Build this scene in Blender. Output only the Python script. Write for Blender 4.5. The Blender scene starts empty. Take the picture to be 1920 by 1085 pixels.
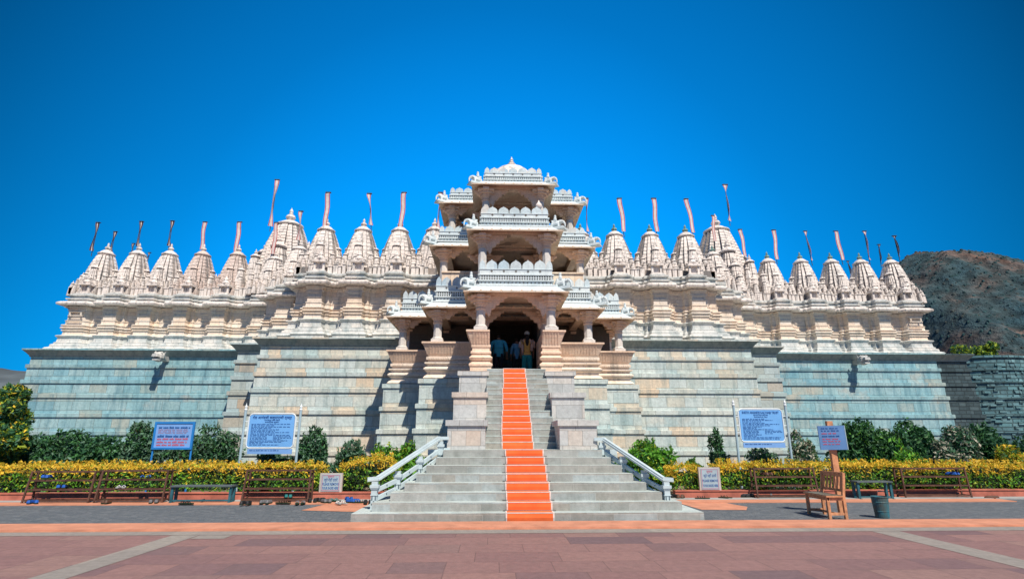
import bpy, math, random
from mathutils import Vector, Matrix
random.seed(7)
sc = bpy.context.scene
COL = sc.collection
R = math.radians

# ------------------------------------------------------------------ survey: bearings taken from the viewpoint
F = 1030.0; PITCH = math.atan(278 / 1030.0); YAW = R(2.0); CAM = (-0.75, 0.0, 1.6)
def ray(px, py):
    a = (px - 960) / F; b = (542.5 - py) / F
    fy = math.cos(PITCH) - b * math.sin(PITCH); uz = math.sin(PITCH) + b * math.cos(PITCH)
    return (a * math.cos(YAW) + fy * math.sin(YAW), -a * math.sin(YAW) + fy * math.cos(YAW), uz)
def P(px, py, d):
    x, y, z = ray(px, py); t = d / y
    return Vector((CAM[0] + x * t, d, CAM[2] + z * t))
def G(px, py, h=0.0):
    x, y, z = ray(px, py); t = (h - CAM[2]) / z
    return Vector((CAM[0] + x * t, y * t, h))

# ------------------------------------------------------------------ node helpers
class NT:
    def __init__(s, nt): s.nt = nt
    def n(s, t, **k):
        nd = s.nt.nodes.new(t)
        for a, b in k.items(): setattr(nd, a, b)
        return nd
    def link(s, a, b): s.nt.links.new(a, b)
    def setin(s, sock, v):
        if isinstance(v, bpy.types.NodeSocket): s.link(v, sock)
        else: sock.default_value = v
    def m(s, op, a, b=0.0, c=0.0):
        nd = s.n('ShaderNodeMath', operation=op)
        s.setin(nd.inputs[0], a); s.setin(nd.inputs[1], b)
        if op in ('MULTIPLY_ADD', 'SMOOTH_MIN'): s.setin(nd.inputs[2], c)
        return nd.outputs[0]
    def xyz(s, x, y, z=0.0):
        nd = s.n('ShaderNodeCombineXYZ')
        for i, v in enumerate((x, y, z)): s.setin(nd.inputs[i], v)
        return nd.outputs[0]
    def noise(s, vec, scale, detail=4.0, rough=0.6):
        nd = s.n('ShaderNodeTexNoise'); s.link(vec, nd.inputs['Vector'])
        nd.inputs['Scale'].default_value = scale; nd.inputs['Detail'].default_value = detail
        nd.inputs['Roughness'].default_value = rough
        return nd.outputs['Fac']
    def ramp(s, fac, stops, interp='LINEAR'):
        nd = s.n('ShaderNodeValToRGB'); cr = nd.color_ramp; cr.interpolation = interp
        while len(cr.elements) < len(stops): cr.elements.new(0.5)
        for e, (p, c) in zip(cr.elements, stops):
            e.position = p; e.color = (c[0], c[1], c[2], 1) if not isinstance(c, float) else (c, c, c, 1)
        s.setin(nd.inputs[0], fac)
        return nd.outputs[0]
    def mix(s, fac, a, b, mode='MIX'):
        nd = s.n('ShaderNodeMix', data_type='RGBA', blend_type=mode)
        s.setin(nd.inputs['Factor'], fac)
        for nm, v in (('A', a), ('B', b)):
            sk = [i for i in nd.inputs if i.name == nm and i.type == 'RGBA'][0]
            if isinstance(v, bpy.types.NodeSocket): s.link(v, sk)
            else: sk.default_value = (v[0], v[1], v[2], 1)
        return [o for o in nd.outputs if o.type == 'RGBA'][0]
def newmat(name):
    m = bpy.data.materials.new(name); m.use_nodes = True
    nt = m.node_tree; b = nt.nodes['Principled BSDF']
    b.inputs['Specular IOR Level'].default_value = 0.3
    return m, NT(nt), b
def bump(g, b, h, strength=0.3, dist=0.02):
    nd = g.n('ShaderNodeBump'); nd.inputs['Strength'].default_value = strength; nd.inputs['Distance'].default_value = dist
    g.link(h, nd.inputs['Height']); g.link(nd.outputs[0], b.inputs['Normal'])
def plain(name, c, rough=0.7, var=0.15, scale=6.0, metal=0.0, c2=None):
    m, g, b = newmat(name)
    pos = g.n('ShaderNodeNewGeometry').outputs['Position']
    f = g.noise(pos, scale)
    c2 = c2 or tuple(v * (1 - var * 2) for v in c)
    col = g.ramp(f, [(0.3, c2), (0.7, tuple(min(1, v * (1 + var)) for v in c))])
    g.link(col, b.inputs['Base Color']); b.inputs['Roughness'].default_value = rough; b.inputs['Metallic'].default_value = metal
    return m
def stone(name, cols, bw=0.9, bh=0.42, mortar=0.007, mcol=(0.12, 0.12, 0.11), plane='wall', stain=(0.10, 0.13, 0.13),
          stain_lo=0.52, stain_hi=0.75, samt=0.6, rough=0.8, bstr=0.5, fine=9.0, blockmix=1.0, tint=None, ss=2.6, patch=0.0):
    m, g, b = newmat(name)
    pos = g.n('ShaderNodeNewGeometry').outputs['Position']
    sp = g.n('ShaderNodeSeparateXYZ'); g.link(pos, sp.inputs[0]); X, Y, Z = sp.outputs
    wob = g.noise(pos, 0.8, 2.0)
    if plane == 'wall':
        U = g.m('ADD', X, g.m('MULTIPLY', Y, 0.97)); V = g.m('ADD', Z, g.m('MULTIPLY', wob, 0.05))
    else:
        U = X; V = Y
    row = g.m('FLOOR', g.m('DIVIDE', V, bh))
    wn = g.n('ShaderNodeTexWhiteNoise', noise_dimensions='1D'); g.link(row, wn.inputs['W'])
    wr = g.m('MULTIPLY_ADD', wn.outputs['Value'], bw * 0.75, bw * 0.65)
    un = g.m('ADD', g.m('DIVIDE', U, wr), g.m('MULTIPLY', wn.outputs['Value'], 17.3))
    col = g.m('FLOOR', un)
    w2 = g.n('ShaderNodeTexWhiteNoise', noise_dimensions='2D'); g.link(g.xyz(col, row), w2.inputs['Vector'])
    rnd = w2.outputs['Value']
    k = len(cols)
    blk = g.ramp(rnd, [((i + 0.5) / k, c) for i, c in enumerate(cols)])
    avg = tuple(sum(c[i] for c in cols) / k for i in range(3))
    big = g.noise(pos, 0.35, 3.0)
    base = g.mix(blockmix, avg, blk)
    base = g.mix(g.m('MULTIPLY', g.m('SUBTRACT', big, 0.35), 0.9), base, cols[0])
    if patch:
        b1 = g.noise(g.xyz(g.m('MULTIPLY', X, .55), g.m('MULTIPLY', Y, .55), g.m('MULTIPLY', Z, .8)), 1.0, 5.0, .62)
        base = g.mix(g.m('MULTIPLY', g.ramp(b1, [(.50, 0.0), (.62, 1.0)]), patch), base, (.26,.44,.46))
        base = g.mix(g.m('MULTIPLY', g.ramp(b1, [(.34, 1.0), (.43, 0.0)]), patch*.7), base, (.66,.50,.37))
    # fine mottling of the stone
    fn = g.noise(pos, fine, 6.0, 0.7)
    base = g.mix(0.55, base, g.ramp(fn, [(0.3, 0.55), (0.62, 1.0)]), 'MULTIPLY')
    # rain streaks
    sv = g.xyz(g.m('MULTIPLY', X, ss), g.m('MULTIPLY', Y, ss), g.m('MULTIPLY', Z, ss*.135 if plane == 'wall' else 2.0))
    st = g.noise(sv, 1.0, 6.0, 0.65)
    sf = g.m('MULTIPLY', g.ramp(st, [(stain_lo, 0.0), (stain_hi, 1.0)]), samt)
    base = g.mix(sf, base, stain)
    # joints
    fu = g.m('MULTIPLY', g.m('SUBTRACT', 0.5, g.m('ABSOLUTE', g.m('SUBTRACT', g.m('FRACT', un), 0.5))), wr)
    fv = g.m('MULTIPLY', g.m('SUBTRACT', 0.5, g.m('ABSOLUTE', g.m('SUBTRACT', g.m('FRACT', g.m('DIVIDE', V, bh)), 0.5))), bh)
    dist = g.m('MINIMUM', fu, fv)
    jm = g.m('LESS_THAN', dist, mortar)
    base = g.mix(g.m('MULTIPLY', jm, 0.65), base, mcol)
    g.link(base, b.inputs['Base Color']); b.inputs['Roughness'].default_value = rough
    h = g.m('SUBTRACT', g.m('ADD', fn, g.m('MULTIPLY', rnd, 0.6)), g.m('MULTIPLY', jm, 1.0))
    bump(g, b, h, bstr, 0.02)
    return m

# ------------------------------------------------------------------ materials
M = {}
M['base'] = stone('weathered_base_stone', [(.631,.691,.642),(.744,.595,.432),(.541,.655,.642),(.699,.738,.688),(.631,.619,.525),(.429,.560,.572),(.654,.727,.700),(.586,.678,.665)], 0.75, .42, stain=(.16,.24,.25), stain_lo=.47, samt=.66, ss=4.0, mcol=(.28,.30,.30), bstr=.9, patch=.32)
M['cornice'] = stone('dark_teal_cornice', [(.30,.38,.37),(.24,.33,.33),(.36,.40,.37)], 1.0, 1.0, .004, stain=(.09,.15,.16), stain_lo=.45, samt=.7, ss=4.0)  # darker teal stone for the flared faces below the cornice edge
M['basew'] = stone('stained_darkened_wing_stone', [(.312,.538,.582),(.267,.505,.571),(.367,.559,.582),(.459,.494,.426),(.221,.451,.538),(.395,.581,.605)], 0.8, .42, stain=(.05,.17,.23), stain_lo=.45, samt=.75, ss=3.5, patch=.5, bstr=.8)  # weathering stains, with the frame-edge light falloff also put into the colour
M['basex'] = stone('grey_recess_stone', [(.425,.536,.536),(.385,.491,.513),(.526,.437,.338),(.405,.437,.393),(.486,.579,.579)], 0.75, .42, stain=(.10,.17,.2), samt=.6)
M['upper'] = stone('cream_wall_stone', [(.84,.74,.62),(.82,.62,.47),(.84,.76,.67),(.74,.69,.62),(.84,.66,.50)], 0.75, .33, .006, mcol=(.22,.18,.15), stain=(.22,.21,.19), stain_lo=.55, samt=.7, blockmix=.6, bstr=.35)
M['upperlow'] = stone('grey_moulding_stone', [(.68,.69,.66),(.56,.60,.60),(.76,.71,.65)], 0.6, .2, .006, stain=(.10,.18,.2), stain_lo=.45, samt=.75, blockmix=.6, bstr=.5)
M['marble'] = stone('white_marble', [(.86,.79,.73),(.76,.68,.62),(.88,.83,.79),(.82,.71,.64)], 1.1, .55, .003, mcol=(.3,.27,.25), stain=(.16,.17,.17), stain_lo=.48, stain_hi=.66, samt=.72, blockmix=.5, bstr=.6, fine=11, ss=7.0)
M['marblep'] = stone('pink_marble', [(.72,.60,.53),(.66,.52,.46),(.76,.66,.60)], 0.5, .22, .004, mcol=(.3,.25,.22), stain=(.22,.18,.17), stain_lo=.48, samt=.7, blockmix=.6, bstr=.6, fine=11, ss=7.0)
M['parapet'] = stone('pale_parapet_marble', [(.682,.768,.789),(.607,.707,.746),(.740,.799,.799)], 0.42, .5, .004, mcol=(.3,.33,.34), stain=(.30,.38,.42), samt=.4, blockmix=.7, bstr=.25, fine=14)
M['merlon'] = stone('merlon_marble', [(.604,.715,.755),(.444,.577,.661),(.658,.616,.558),(.694,.775,.785),(.534,.636,.661)], 0.36, 3.0, .0, stain=(.32,.40,.45), samt=.4, bstr=.2)
M['recess_dark'] = stone('dark_recess_marble', [(.22,.20,.19),(.14,.14,.14),(.34,.29,.26)], .3, .2, 0, stain=(.07,.08,.08), samt=.6)  # darker marble for grooves, step sides, turret necks and slab backing
M['peach'] = stone('warm_carved_stone', [(.880,.644,.483),(.792,.575,.425),(.900,.713,.552)], 0.6, .25, .003, mcol=(.25,.18,.14), stain=(.30,.22,.17), samt=.5, blockmix=.6, bstr=.35, fine=16)
M['column'] = stone('grey_column_marble', [(.726,.706,.661),(.660,.650,.627),(.770,.694,.616)], 2, 2, 0, stain=(.30,.30,.29), samt=.45, blockmix=.3, bstr=.2)
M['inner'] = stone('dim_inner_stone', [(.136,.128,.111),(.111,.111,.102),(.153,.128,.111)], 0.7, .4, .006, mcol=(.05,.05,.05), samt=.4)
M['eave'] = stone('eave_stone', [(.896,.720,.552),(.806,.636,.480),(.900,.792,.636)], 0.7, 5, .006, stain=(.34,.28,.23), samt=.5, bstr=.3)
M['step'] = stone('grey_step_stone', [(.478,.559,.541),(.423,.470,.446),(.515,.588,.570)], 0.8, .1655, .004, mcol=(.5,.5,.48), stain=(.20,.24,.24), samt=.45)
M['riser'] = stone('dark_step_riser', [(.380,.399,.380),(.294,.304,.285),(.437,.446,.427),(.332,.314,.275),(.399,.446,.446)], 0.8, .1655, .004, mcol=(.45,.45,.42), stain=(.16,.17,.15), stain_lo=.45, samt=.6)  # riser stone darker than the treads, with noise stains
M['pier'] = stone('pale_pier_stone', [(.582,.582,.560),(.515,.538,.538),(.605,.493,.403),(.627,.616,.582),(.448,.470,.470)], 0.55, .36, .005, stain=(.26,.27,.26), samt=.55)
M['tower'] = stone('dark_rubble_stone', [(.130,.287,.322),(.060,.127,.149),(.190,.356,.391),(.090,.196,.230)], 0.45, .22, .03, mcol=(.02,.035,.04), stain=(.03,.06,.07), samt=.7, bstr=.9)
M['towerd'] = stone('darker_rubble_stone', [(.06,.10,.115),(.035,.06,.07),(.085,.13,.145)], 0.4, .2, .02, mcol=(.02,.03,.035), stain=(.02,.04,.05), samt=.7, bstr=.9)  # same rubble in a much darker tone, for the platform end piece
M['red'] = stone('red_sandstone_paving', [(.275,.158,.145),(.25,.145,.135),(.295,.17,.152),(.24,.137,.13),(.155,.105,.115),(.29,.178,.155)], 0.95, .62, .007, mcol=(.12,.075,.07), plane='floor', stain=(.17,.11,.10), stain_lo=.5, samt=.5, bstr=.25, rough=.7)
M['band'] = stone('pale_stone_band', [(.289,.260,.232),(.260,.239,.216),(.310,.282,.247)], 0.5, .9, .004, mcol=(.25,.22,.2), plane='floor', stain=(.27,.24,.22), samt=.5, bstr=.15)
M['cobble'] = stone('grey_cobbles', [(.136,.153,.170),(.102,.123,.140),(.170,.187,.200)], 0.16, .1, .008, mcol=(.08,.09,.1), plane='floor', stain=(.11,.13,.14), samt=.5, bstr=.8)
M['terra'] = plain('orange_kerb_stone', (.56,.25,.155), .8, .12, 2.5)
M['greyk'] = plain('grey_kerb_stone', (.36,.37,.36), .8, .1, 3)
M['kerb'] = plain('red_painted_kerb', (.50,.16,.11), .7, .2, 3)
M['soil'] = plain('dry_soil', (.20,.15,.11), .95, .2, 2)
M['earth'] = plain('open_ground', (.16,.14,.10), .95, .25, .2)
M['carpet'] = plain('orange_carpet', (.86,.165,.045), .95, .09, 3.5)
M['cedge'] = plain('pale_carpet_binding', (.66,.58,.54), .8, .1, 9)
M['rod'] = plain('black_carpet_rod', (.02,.02,.025), .4, .1, 9)
M['rail'] = plain('white_painted_rail', (.50,.60,.63), .55, .06, 5)
M['raildark'] = plain('incised_dark_paint', (.10,.14,.16), .8, .1, 5)
M['rust'] = plain('rusty_brown_iron', (.12,.06,.042), .6, .25, 6)
M['tealiron'] = plain('teal_painted_iron', (.03,.13,.17), .5, .2, 6)
M['slate'] = plain('dark_slab_top', (.10,.13,.14), .6, .15, 6)
M['wood'] = plain('orange_brown_wood', (.62,.29,.15), .5, .2, 9)
M['seatw'] = plain('worn_grey_seat_wood', (.14,.13,.10), .5, .2, 9)
M['boardblue'] = plain('pale_blue_board', (.17,.43,.84), .45, .05, 2)
M['boardlite'] = plain('faded_blue_board', (.20,.40,.78), .45, .05, 2)
M['boardsm'] = plain('dusty_blue_board', (.12,.26,.52), .5, .08, 3)
M['blueframe'] = plain('blue_painted_frame', (.025,.22,.60), .45, .08, 3)
M['steel'] = plain('pale_blue_steel', (.38,.52,.60), .4, .06, 3)
M['steelw'] = plain('bright_frame_steel', (.72,.80,.84), .35, .04, 3)
M['ink'] = plain('dark_blue_lettering', (.02,.10,.33), .6, .05, 3)
M['inkred'] = plain('red_lettering', (.50,.12,.20), .6, .05, 3)
M['inkgrey'] = plain('violet_grey_lettering', (.30,.27,.45), .6, .05, 3)
M['tablet'] = plain('white_marble_tablet', (.36,.47,.53), .4, .05, 3)
M['tabedge'] = plain('cream_tablet_surround', (.50,.46,.42), .6, .1, 3)
M['bin'] = plain('teal_painted_drum', (.025,.14,.18), .5, .3, 8, c2=(.07,.08,.07))
M['trunk'] = plain('brown_bark', (.13,.09,.06), .9, .25, 9)
M['flagred'] = plain('red_flag_cloth', (.45,.12,.11), .8, .12, 5)
M['flagwhite'] = plain('white_flag_cloth', (.62,.52,.50), .8, .1, 5)
M['flagdark'] = plain('shaded_flag_cloth', (.07,.05,.06), .8, .2, 5)  # shaded side of the twisted flags, put into the cloth colour
M['poledark'] = plain('dark_flag_pole', (.05,.06,.07), .6, .2, 5)
M['greenfin'] = plain('green_weathered_finial', (.20,.33,.30), .6, .25, 9)
def leafmat(name, c, tr=0.25):
    m, g, b = newmat(name)
    pos = g.n('ShaderNodeNewGeometry').outputs['Position']
    f = g.noise(pos, 2.5, 3.0)
    col = g.ramp(f, [(0.3, tuple(v * .6 for v in c)), (0.7, tuple(v * 1.3 for v in c))])
    g.link(col, b.inputs['Base Color']); b.inputs['Roughness'].default_value = .55
    t = g.n('ShaderNodeBsdfTranslucent'); g.link(col, t.inputs[0])
    mx = g.n('ShaderNodeMixShader'); mx.inputs[0].default_value = tr
    out = m.node_tree.nodes['Material Output']
    g.link(b.outputs[0], mx.inputs[1]); g.link(t.outputs[0], mx.inputs[2]); g.link(mx.outputs[0], out.inputs[0])
    return m
M['leafy'] = leafmat('yellow_leaf', (.84,.57,.06), .35)
M['leafyg'] = leafmat('yellow_green_leaf', (.36,.46,.04), .3)
M['leafb'] = leafmat('bright_green_leaf', (.15,.42,.04), .35)
M['leafm'] = leafmat('mid_green_leaf', (.055,.17,.05))
M['leafd'] = leafmat('dark_green_leaf', (.038,.125,.06))
M['leafg'] = leafmat('grey_green_leaf', (.12,.23,.15))
M['leafw'] = leafmat('pale_flower', (.50,.48,.38))
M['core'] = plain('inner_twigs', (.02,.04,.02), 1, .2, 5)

# ------------------------------------------------------------------ mesh builder
def worldloc(o):
    v = Vector((0, 0, 0))
    while o: v = v + o.location; o = o.parent
    return v
class MB:
    def __init__(s): s.v = []; s.f = []; s.mi = []; s.cur = 0
    def addv(s, pts): k = len(s.v); s.v += [tuple(p) for p in pts]; return k
    def face(s, idx): s.f.append(tuple(idx)); s.mi.append(s.cur)
    def box(s, x0, x1, y0, y1, z0, z1, taper=0.0):
        t = taper
        k = s.addv([(x0,y0,z0),(x1,y0,z0),(x1,y1,z0),(x0,y1,z0),(x0+t,y0+t,z1),(x1-t,y0+t,z1),(x1-t,y1-t,z1),(x0+t,y1-t,z1)])
        for q in ((3,2,1,0),(4,5,6,7),(0,1,5,4),(1,2,6,5),(2,3,7,6),(3,0,4,7)): s.face([k + i for i in q])
        return s
    def cbox(s, c, sz): return s.box(c[0]-sz[0]/2, c[0]+sz[0]/2, c[1]-sz[1]/2, c[1]+sz[1]/2, c[2]-sz[2]/2, c[2]+sz[2]/2)
    def lathe(s, prof, n=12, c=(0,0,0), rot=0.0, sx=1.0, sy=1.0):
        rings = []
        for r, z in prof:
            rings.append(s.addv([(c[0]+sx*r*math.cos(rot+2*math.pi*i/n), c[1]+sy*r*math.sin(rot+2*math.pi*i/n), c[2]+z) for i in range(n)]))
        for a, b in zip(rings, rings[1:]):
            for i in range(n):
                j = (i+1) % n; s.face((a+i, a+j, b+j, b+i))
        s.face([rings[0]+i for i in reversed(range(n))]); s.face([rings[-1]+i for i in range(n)])
        return s
    def bar(s, a, b, w, h=None, up=Vector((0,0,1))):
        a = Vector(a); b = Vector(b); h = h or w
        d = (b-a).normalized(); u = Vector(up)
        if abs(d.dot(u)) > .95: u = Vector((0,1,0))
        r = d.cross(u).normalized(); u = r.cross(d).normalized()
        k = s.addv([p + r*sx*w/2 + u*sz*h/2 for p in (a, b) for sx, sz in ((-1,-1),(1,-1),(1,1),(-1,1))])
        for q in ((0,1,2,3),(7,6,5,4),(0,4,5,1),(1,5,6,2),(2,6,7,3),(3,7,4,0)): s.face([k+i for i in q])
        return s
    def tube(s, pts, r, n=8):
        pts = [Vector(p) for p in pts]; rr = r if isinstance(r, (list, tuple)) else [r]*len(pts)
        rings = []
        for i, p in enumerate(pts):
            d = (pts[min(i+1, len(pts)-1)] - pts[max(i-1, 0)]).normalized()
            u = Vector((0,0,1)) if abs(d.z) < .9 else Vector((0,1,0))
            a = d.cross(u).normalized(); b = a.cross(d).normalized()
            rings.append(s.addv([p + (a*math.cos(2*math.pi*k/n) + b*math.sin(2*math.pi*k/n))*rr[i] for k in range(n)]))
        for a, b in zip(rings, rings[1:]):
            for i in range(n):
                j = (i+1) % n; s.face((a+i, a+j, b+j, b+i))
        s.face([rings[0]+i for i in reversed(range(n))]); s.face([rings[-1]+i for i in range(n)])
        return s
    def prism(s, poly, y0, y1):            # polygon in x,z extruded along y
        n = len(poly)
        a = s.addv([(x, y0, z) for x, z in poly]); b = s.addv([(x, y1, z) for x, z in poly])
        s.face([a+i for i in range(n)]); s.face([b+i for i in reversed(range(n))])
        for i in range(n):
            j = (i+1) % n; s.face((a+j, a+i, b+i, b+j))
        return s
    def prismx(s, poly, x0, x1):           # polygon in y,z extruded along x
        n = len(poly)
        a = s.addv([(x0, y, z) for y, z in poly]); b = s.addv([(x1, y, z) for y, z in poly])
        s.face([a+i for i in range(n)]); s.face([b+i for i in reversed(range(n))])
        for i in range(n):
            j = (i+1) % n; s.face((a+j, a+i, b+i, b+j))
        return s
    def sweep(s, path, prof, closed=False):
        path = [Vector((p[0], p[1])) for p in path]; n = len(path); off = []
        for i in range(n):
            ds = []
            if closed or i > 0: ds.append((path[i]-path[i-1]).normalized())
            if closed or i < n-1: ds.append((path[(i+1) % n]-path[i]).normalized())
            ns = [Vector((d.y, -d.x)) for d in ds]
            if len(ns) == 2: off.append((ns[0]+ns[1]) / max(.3, 1+ns[0].dot(ns[1])))
            else: off.append(ns[0])
        base = len(s.v); m = len(prof)
        for i in range(n):
            s.addv([(path[i].x+off[i].x*o, path[i].y+off[i].y*o, z) for o, z in prof])
        for i in range(n if closed else n-1):
            a = base+i*m; b = base+((i+1) % n)*m
            for j in range(m-1): s.face((a+j, b+j, b+j+1, a+j+1))
        return s
    def xform(s, k0, mat):
        for i in range(k0, len(s.v)): s.v[i] = tuple(mat @ Vector(s.v[i]))
    def build(s, name, mats, parent=None, smooth=False, local=False):
        if not isinstance(mats, (list, tuple)): mats = [mats]
        me = bpy.data.meshes.new(name)
        o0 = Vector((0,0,0)) if (local or parent is None) else worldloc(parent)
        me.from_pydata([tuple(Vector(p)-o0) for p in s.v], [], s.f)
        for m in mats: me.materials.append(M[m] if isinstance(m, str) else m)
        me.polygons.foreach_set('material_index', s.mi)
        if smooth: me.polygons.foreach_set('use_smooth', [True]*len(s.f))
        me.update()
        o = bpy.data.objects.new(name, me); COL.objects.link(o); o.parent = parent
        return o
def tag(o, label=None, cat=None, group=None, kind=None):
    if label: o['label'] = label
    if cat: o['category'] = cat
    if group: o['group'] = group
    if kind: o['kind'] = kind
    return o
def thing(name, loc, label, cat, group=None, rz=0.0):
    o = bpy.data.objects.new(name, None); COL.objects.link(o); o.location = loc; o.rotation_euler = (0, 0, rz)
    o.empty_display_size = .2
    return tag(o, label, cat, group)
def copy_tree(o, parent=None):
    c = o.copy(); COL.objects.link(c); c.parent = parent
    for ch in o.children: copy_tree(ch, c)
    return c
def grounded(mb, name, mats, label, cat, group=None, smooth=False, kind=None):
    """a one-mesh thing with its origin at its base"""
    xs = [v[0] for v in mb.v]; ys = [v[1] for v in mb.v]; zs = [v[2] for v in mb.v]
    c = Vector(((min(xs)+max(xs))/2, (min(ys)+max(ys))/2, min(zs)))
    mb.v = [tuple(Vector(p)-c) for p in mb.v]
    o = mb.build(name, mats, None, smooth); o.location = c
    return tag(o, label, cat, group, kind)
def skinned(verts, edges, radii, name, mat, parent=None, root=0, sub=2, loc=None):
    me = bpy.data.meshes.new(name); me.from_pydata([tuple(v) for v in verts], edges, [])
    o = bpy.data.objects.new(name, me); COL.objects.link(o)
    md = o.modifiers.new('s', 'SKIN'); md.use_smooth_shade = True
    for i, sv in enumerate(me.skin_vertices[0].data):
        r = radii[i]; sv.radius = r if isinstance(r, (tuple, list)) else (r, r); sv.use_root = (i == root)
    sd = o.modifiers.new('d', 'SUBSURF'); sd.levels = sub; sd.render_levels = sub
    dg = bpy.context.evaluated_depsgraph_get(); ev = o.evaluated_get(dg)
    m2 = bpy.data.meshes.new_from_object(ev); m2.name = name
    bpy.data.objects.remove(o); bpy.data.meshes.remove(me)
    m2.materials.clear(); m2.materials.append(M[mat] if isinstance(mat, str) else mat)
    for p in m2.polygons: p.use_smooth = True; p.material_index = 0
    o = bpy.data.objects.new(name, m2); COL.objects.link(o); o.parent = parent
    if loc: o.location = loc
    return o
def text_obj(txt, size, x, y, z, mat, parent, name='lettering', bold=0.0, maxw=None):
    """centre-aligned lettering standing in the x-z plane, facing -y; local coordinates"""
    cu = bpy.data.curves.new(name, 'FONT'); cu.body = txt; cu.size = size; cu.align_x = 'CENTER'; cu.extrude = .002; cu.offset = bold
    cu.resolution_u = 2
    o = bpy.data.objects.new(name, cu); COL.objects.link(o)
    dg = bpy.context.evaluated_depsgraph_get(); me = bpy.data.meshes.new_from_object(o.evaluated_get(dg))
    bpy.data.objects.remove(o); bpy.data.curves.remove(cu)
    me.name = name; me.materials.clear(); me.materials.append(M[mat])
    w = max((v.co.x for v in me.vertices), default=1) - min((v.co.x for v in me.vertices), default=0)
    k = 1.0 if not maxw or w <= 0 else maxw / w
    for v in me.vertices: v.co = Vector((v.co.x*k, -v.co.z, v.co.y))
    for p in me.polygons: p.material_index = 0
    o = bpy.data.objects.new(name, me); COL.objects.link(o); o.parent = parent; o.location = (x, y, z)
    return o
# ------------------------------------------------------------------ ground
def sheet(name, pts, z, mat, kind='structure'):
    mb = MB(); k = mb.addv([(x, y, z) for x, y in pts]); mb.face(range(k, k+len(pts)))
    return tag(mb.build(name, mat), kind=kind)
sheet('ground', [(-600,-200),(600,-200),(600,900),(-600,900)], -.02, 'earth')
sheet('red_stone_plaza', [(-40,-30),(40,-30),(40,10.62),(-40,10.62)], 0.0, 'red')
sheet('soil_bed', [(-40,16.1),(40,16.1),(40,40),(-40,40)], 0.0, 'soil')
sheet('cobbled_road', [(-40,10.62),(40,10.62),(40,16.1),(-40,16.1)], 0.0, 'cobble')
sheet('pale_paving_line', [(-40,10.32),(40,10.32),(40,10.72),(-40,10.72)], 0.004, 'band')
sheet('pale_paving_band', [(-6.25,2),(-5.8,2),(-5.72,10.3),(-6.17,10.3)], 0.004, 'band')
sheet('pale_paving_band', [(-5.7,9.95),(-5.15,9.95),(-5.15,10.3),(-5.7,10.3)], 0.004, 'band')
sheet('pale_paving_band', [(6.0,2),(6.42,2),(6.5,10.3),(6.0,10.3)], 0.004, 'band')
kb = MB(); kb.box(-40, 40, 10.74, 11.52, -.01, .035); kb.box(-40, 40, 10.70, 10.74, -.01, .02)
tag(kb.build('orange_kerb_stripe', 'terra'), kind='structure')
kb = MB(); kb.box(-40, 12.9, 14.75, 15.35, -.01, .02)
tag(kb.build('orange_edge_stripe', 'terra'), kind='structure')
kb = MB(); kb.box(-40, 40, 15.35, 15.75, -.01, .03)
tag(kb.build('grey_footpath', 'greyk'), kind='structure')
sheet('orange_paving_patch', [(-5.1,13.6),(-3.8,13.3),(-3.6,14.75),(-4.9,14.75)], 0.006, 'terra')
sheet('orange_paving_patch', [(4.0,14.75),(4.1,13.4),(5.1,13.3),(5.4,13.9),(5.2,14.75)], 0.006, 'terra')
# low red kerb walls of the planting beds
for x0, x1, w, ky in ((-34, -3.4, 'left of the steps', 15.68), (4.3, 30, 'right of the steps', 15.88)):
    mb = MB(); mb.box(x0, x1, ky, ky+.22, 0, .18); mb.box(x0, x1, ky-.02, ky+.24, .18, .205)
    grounded(mb, 'kerb_wall', 'kerb', 'low red painted kerb wall in front of the hedge %s' % w, 'kerb wall')

# ------------------------------------------------------------------ temple: platform walls
T = thing('marble_temple', (0, 25, 0), 'long white and cream carved marble temple with rows of spires on a high stone platform', 'temple')
LEDG = (1.07, 1.92, 2.77, 3.70, 4.41, 5.17)
def base_profile():
    pr = [(.30, -.05)]; o = .30
    for z in LEDG:
        pr += [(o, z-.19), (o+.055, z-.185), (o+.06, z-.01), (o-.005, z)]; o -= .045
        pr += [(o, z+.004)]
    pr += [(o, 5.52), (o+.05, 5.54), (o+.06, 5.60), (.12, 5.64), (.20, 5.74), (.31, 5.85), (.33, 5.86), (.33, 5.93), (-2.6, 5.95)]
    return pr
BP = base_profile()
def base(path, mat, label):
    mb = MB(); mb.sweep(path, BP)
    for i, f in enumerate(mb.f):
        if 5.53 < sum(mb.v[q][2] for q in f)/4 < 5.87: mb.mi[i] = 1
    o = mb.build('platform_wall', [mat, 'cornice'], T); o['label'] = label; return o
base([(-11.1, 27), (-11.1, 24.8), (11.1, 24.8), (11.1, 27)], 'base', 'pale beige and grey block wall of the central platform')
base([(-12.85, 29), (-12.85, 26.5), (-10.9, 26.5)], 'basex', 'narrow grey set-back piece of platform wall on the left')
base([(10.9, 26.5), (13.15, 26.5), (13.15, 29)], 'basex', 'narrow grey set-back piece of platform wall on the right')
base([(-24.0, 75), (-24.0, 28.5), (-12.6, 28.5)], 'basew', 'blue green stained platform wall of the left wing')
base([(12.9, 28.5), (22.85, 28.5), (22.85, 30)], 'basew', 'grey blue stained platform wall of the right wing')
base([(22.8, 28.62), (24.6, 28.62), (24.6, 75)], 'towerd', 'dark rubble end piece of the platform wall on the right')

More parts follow.
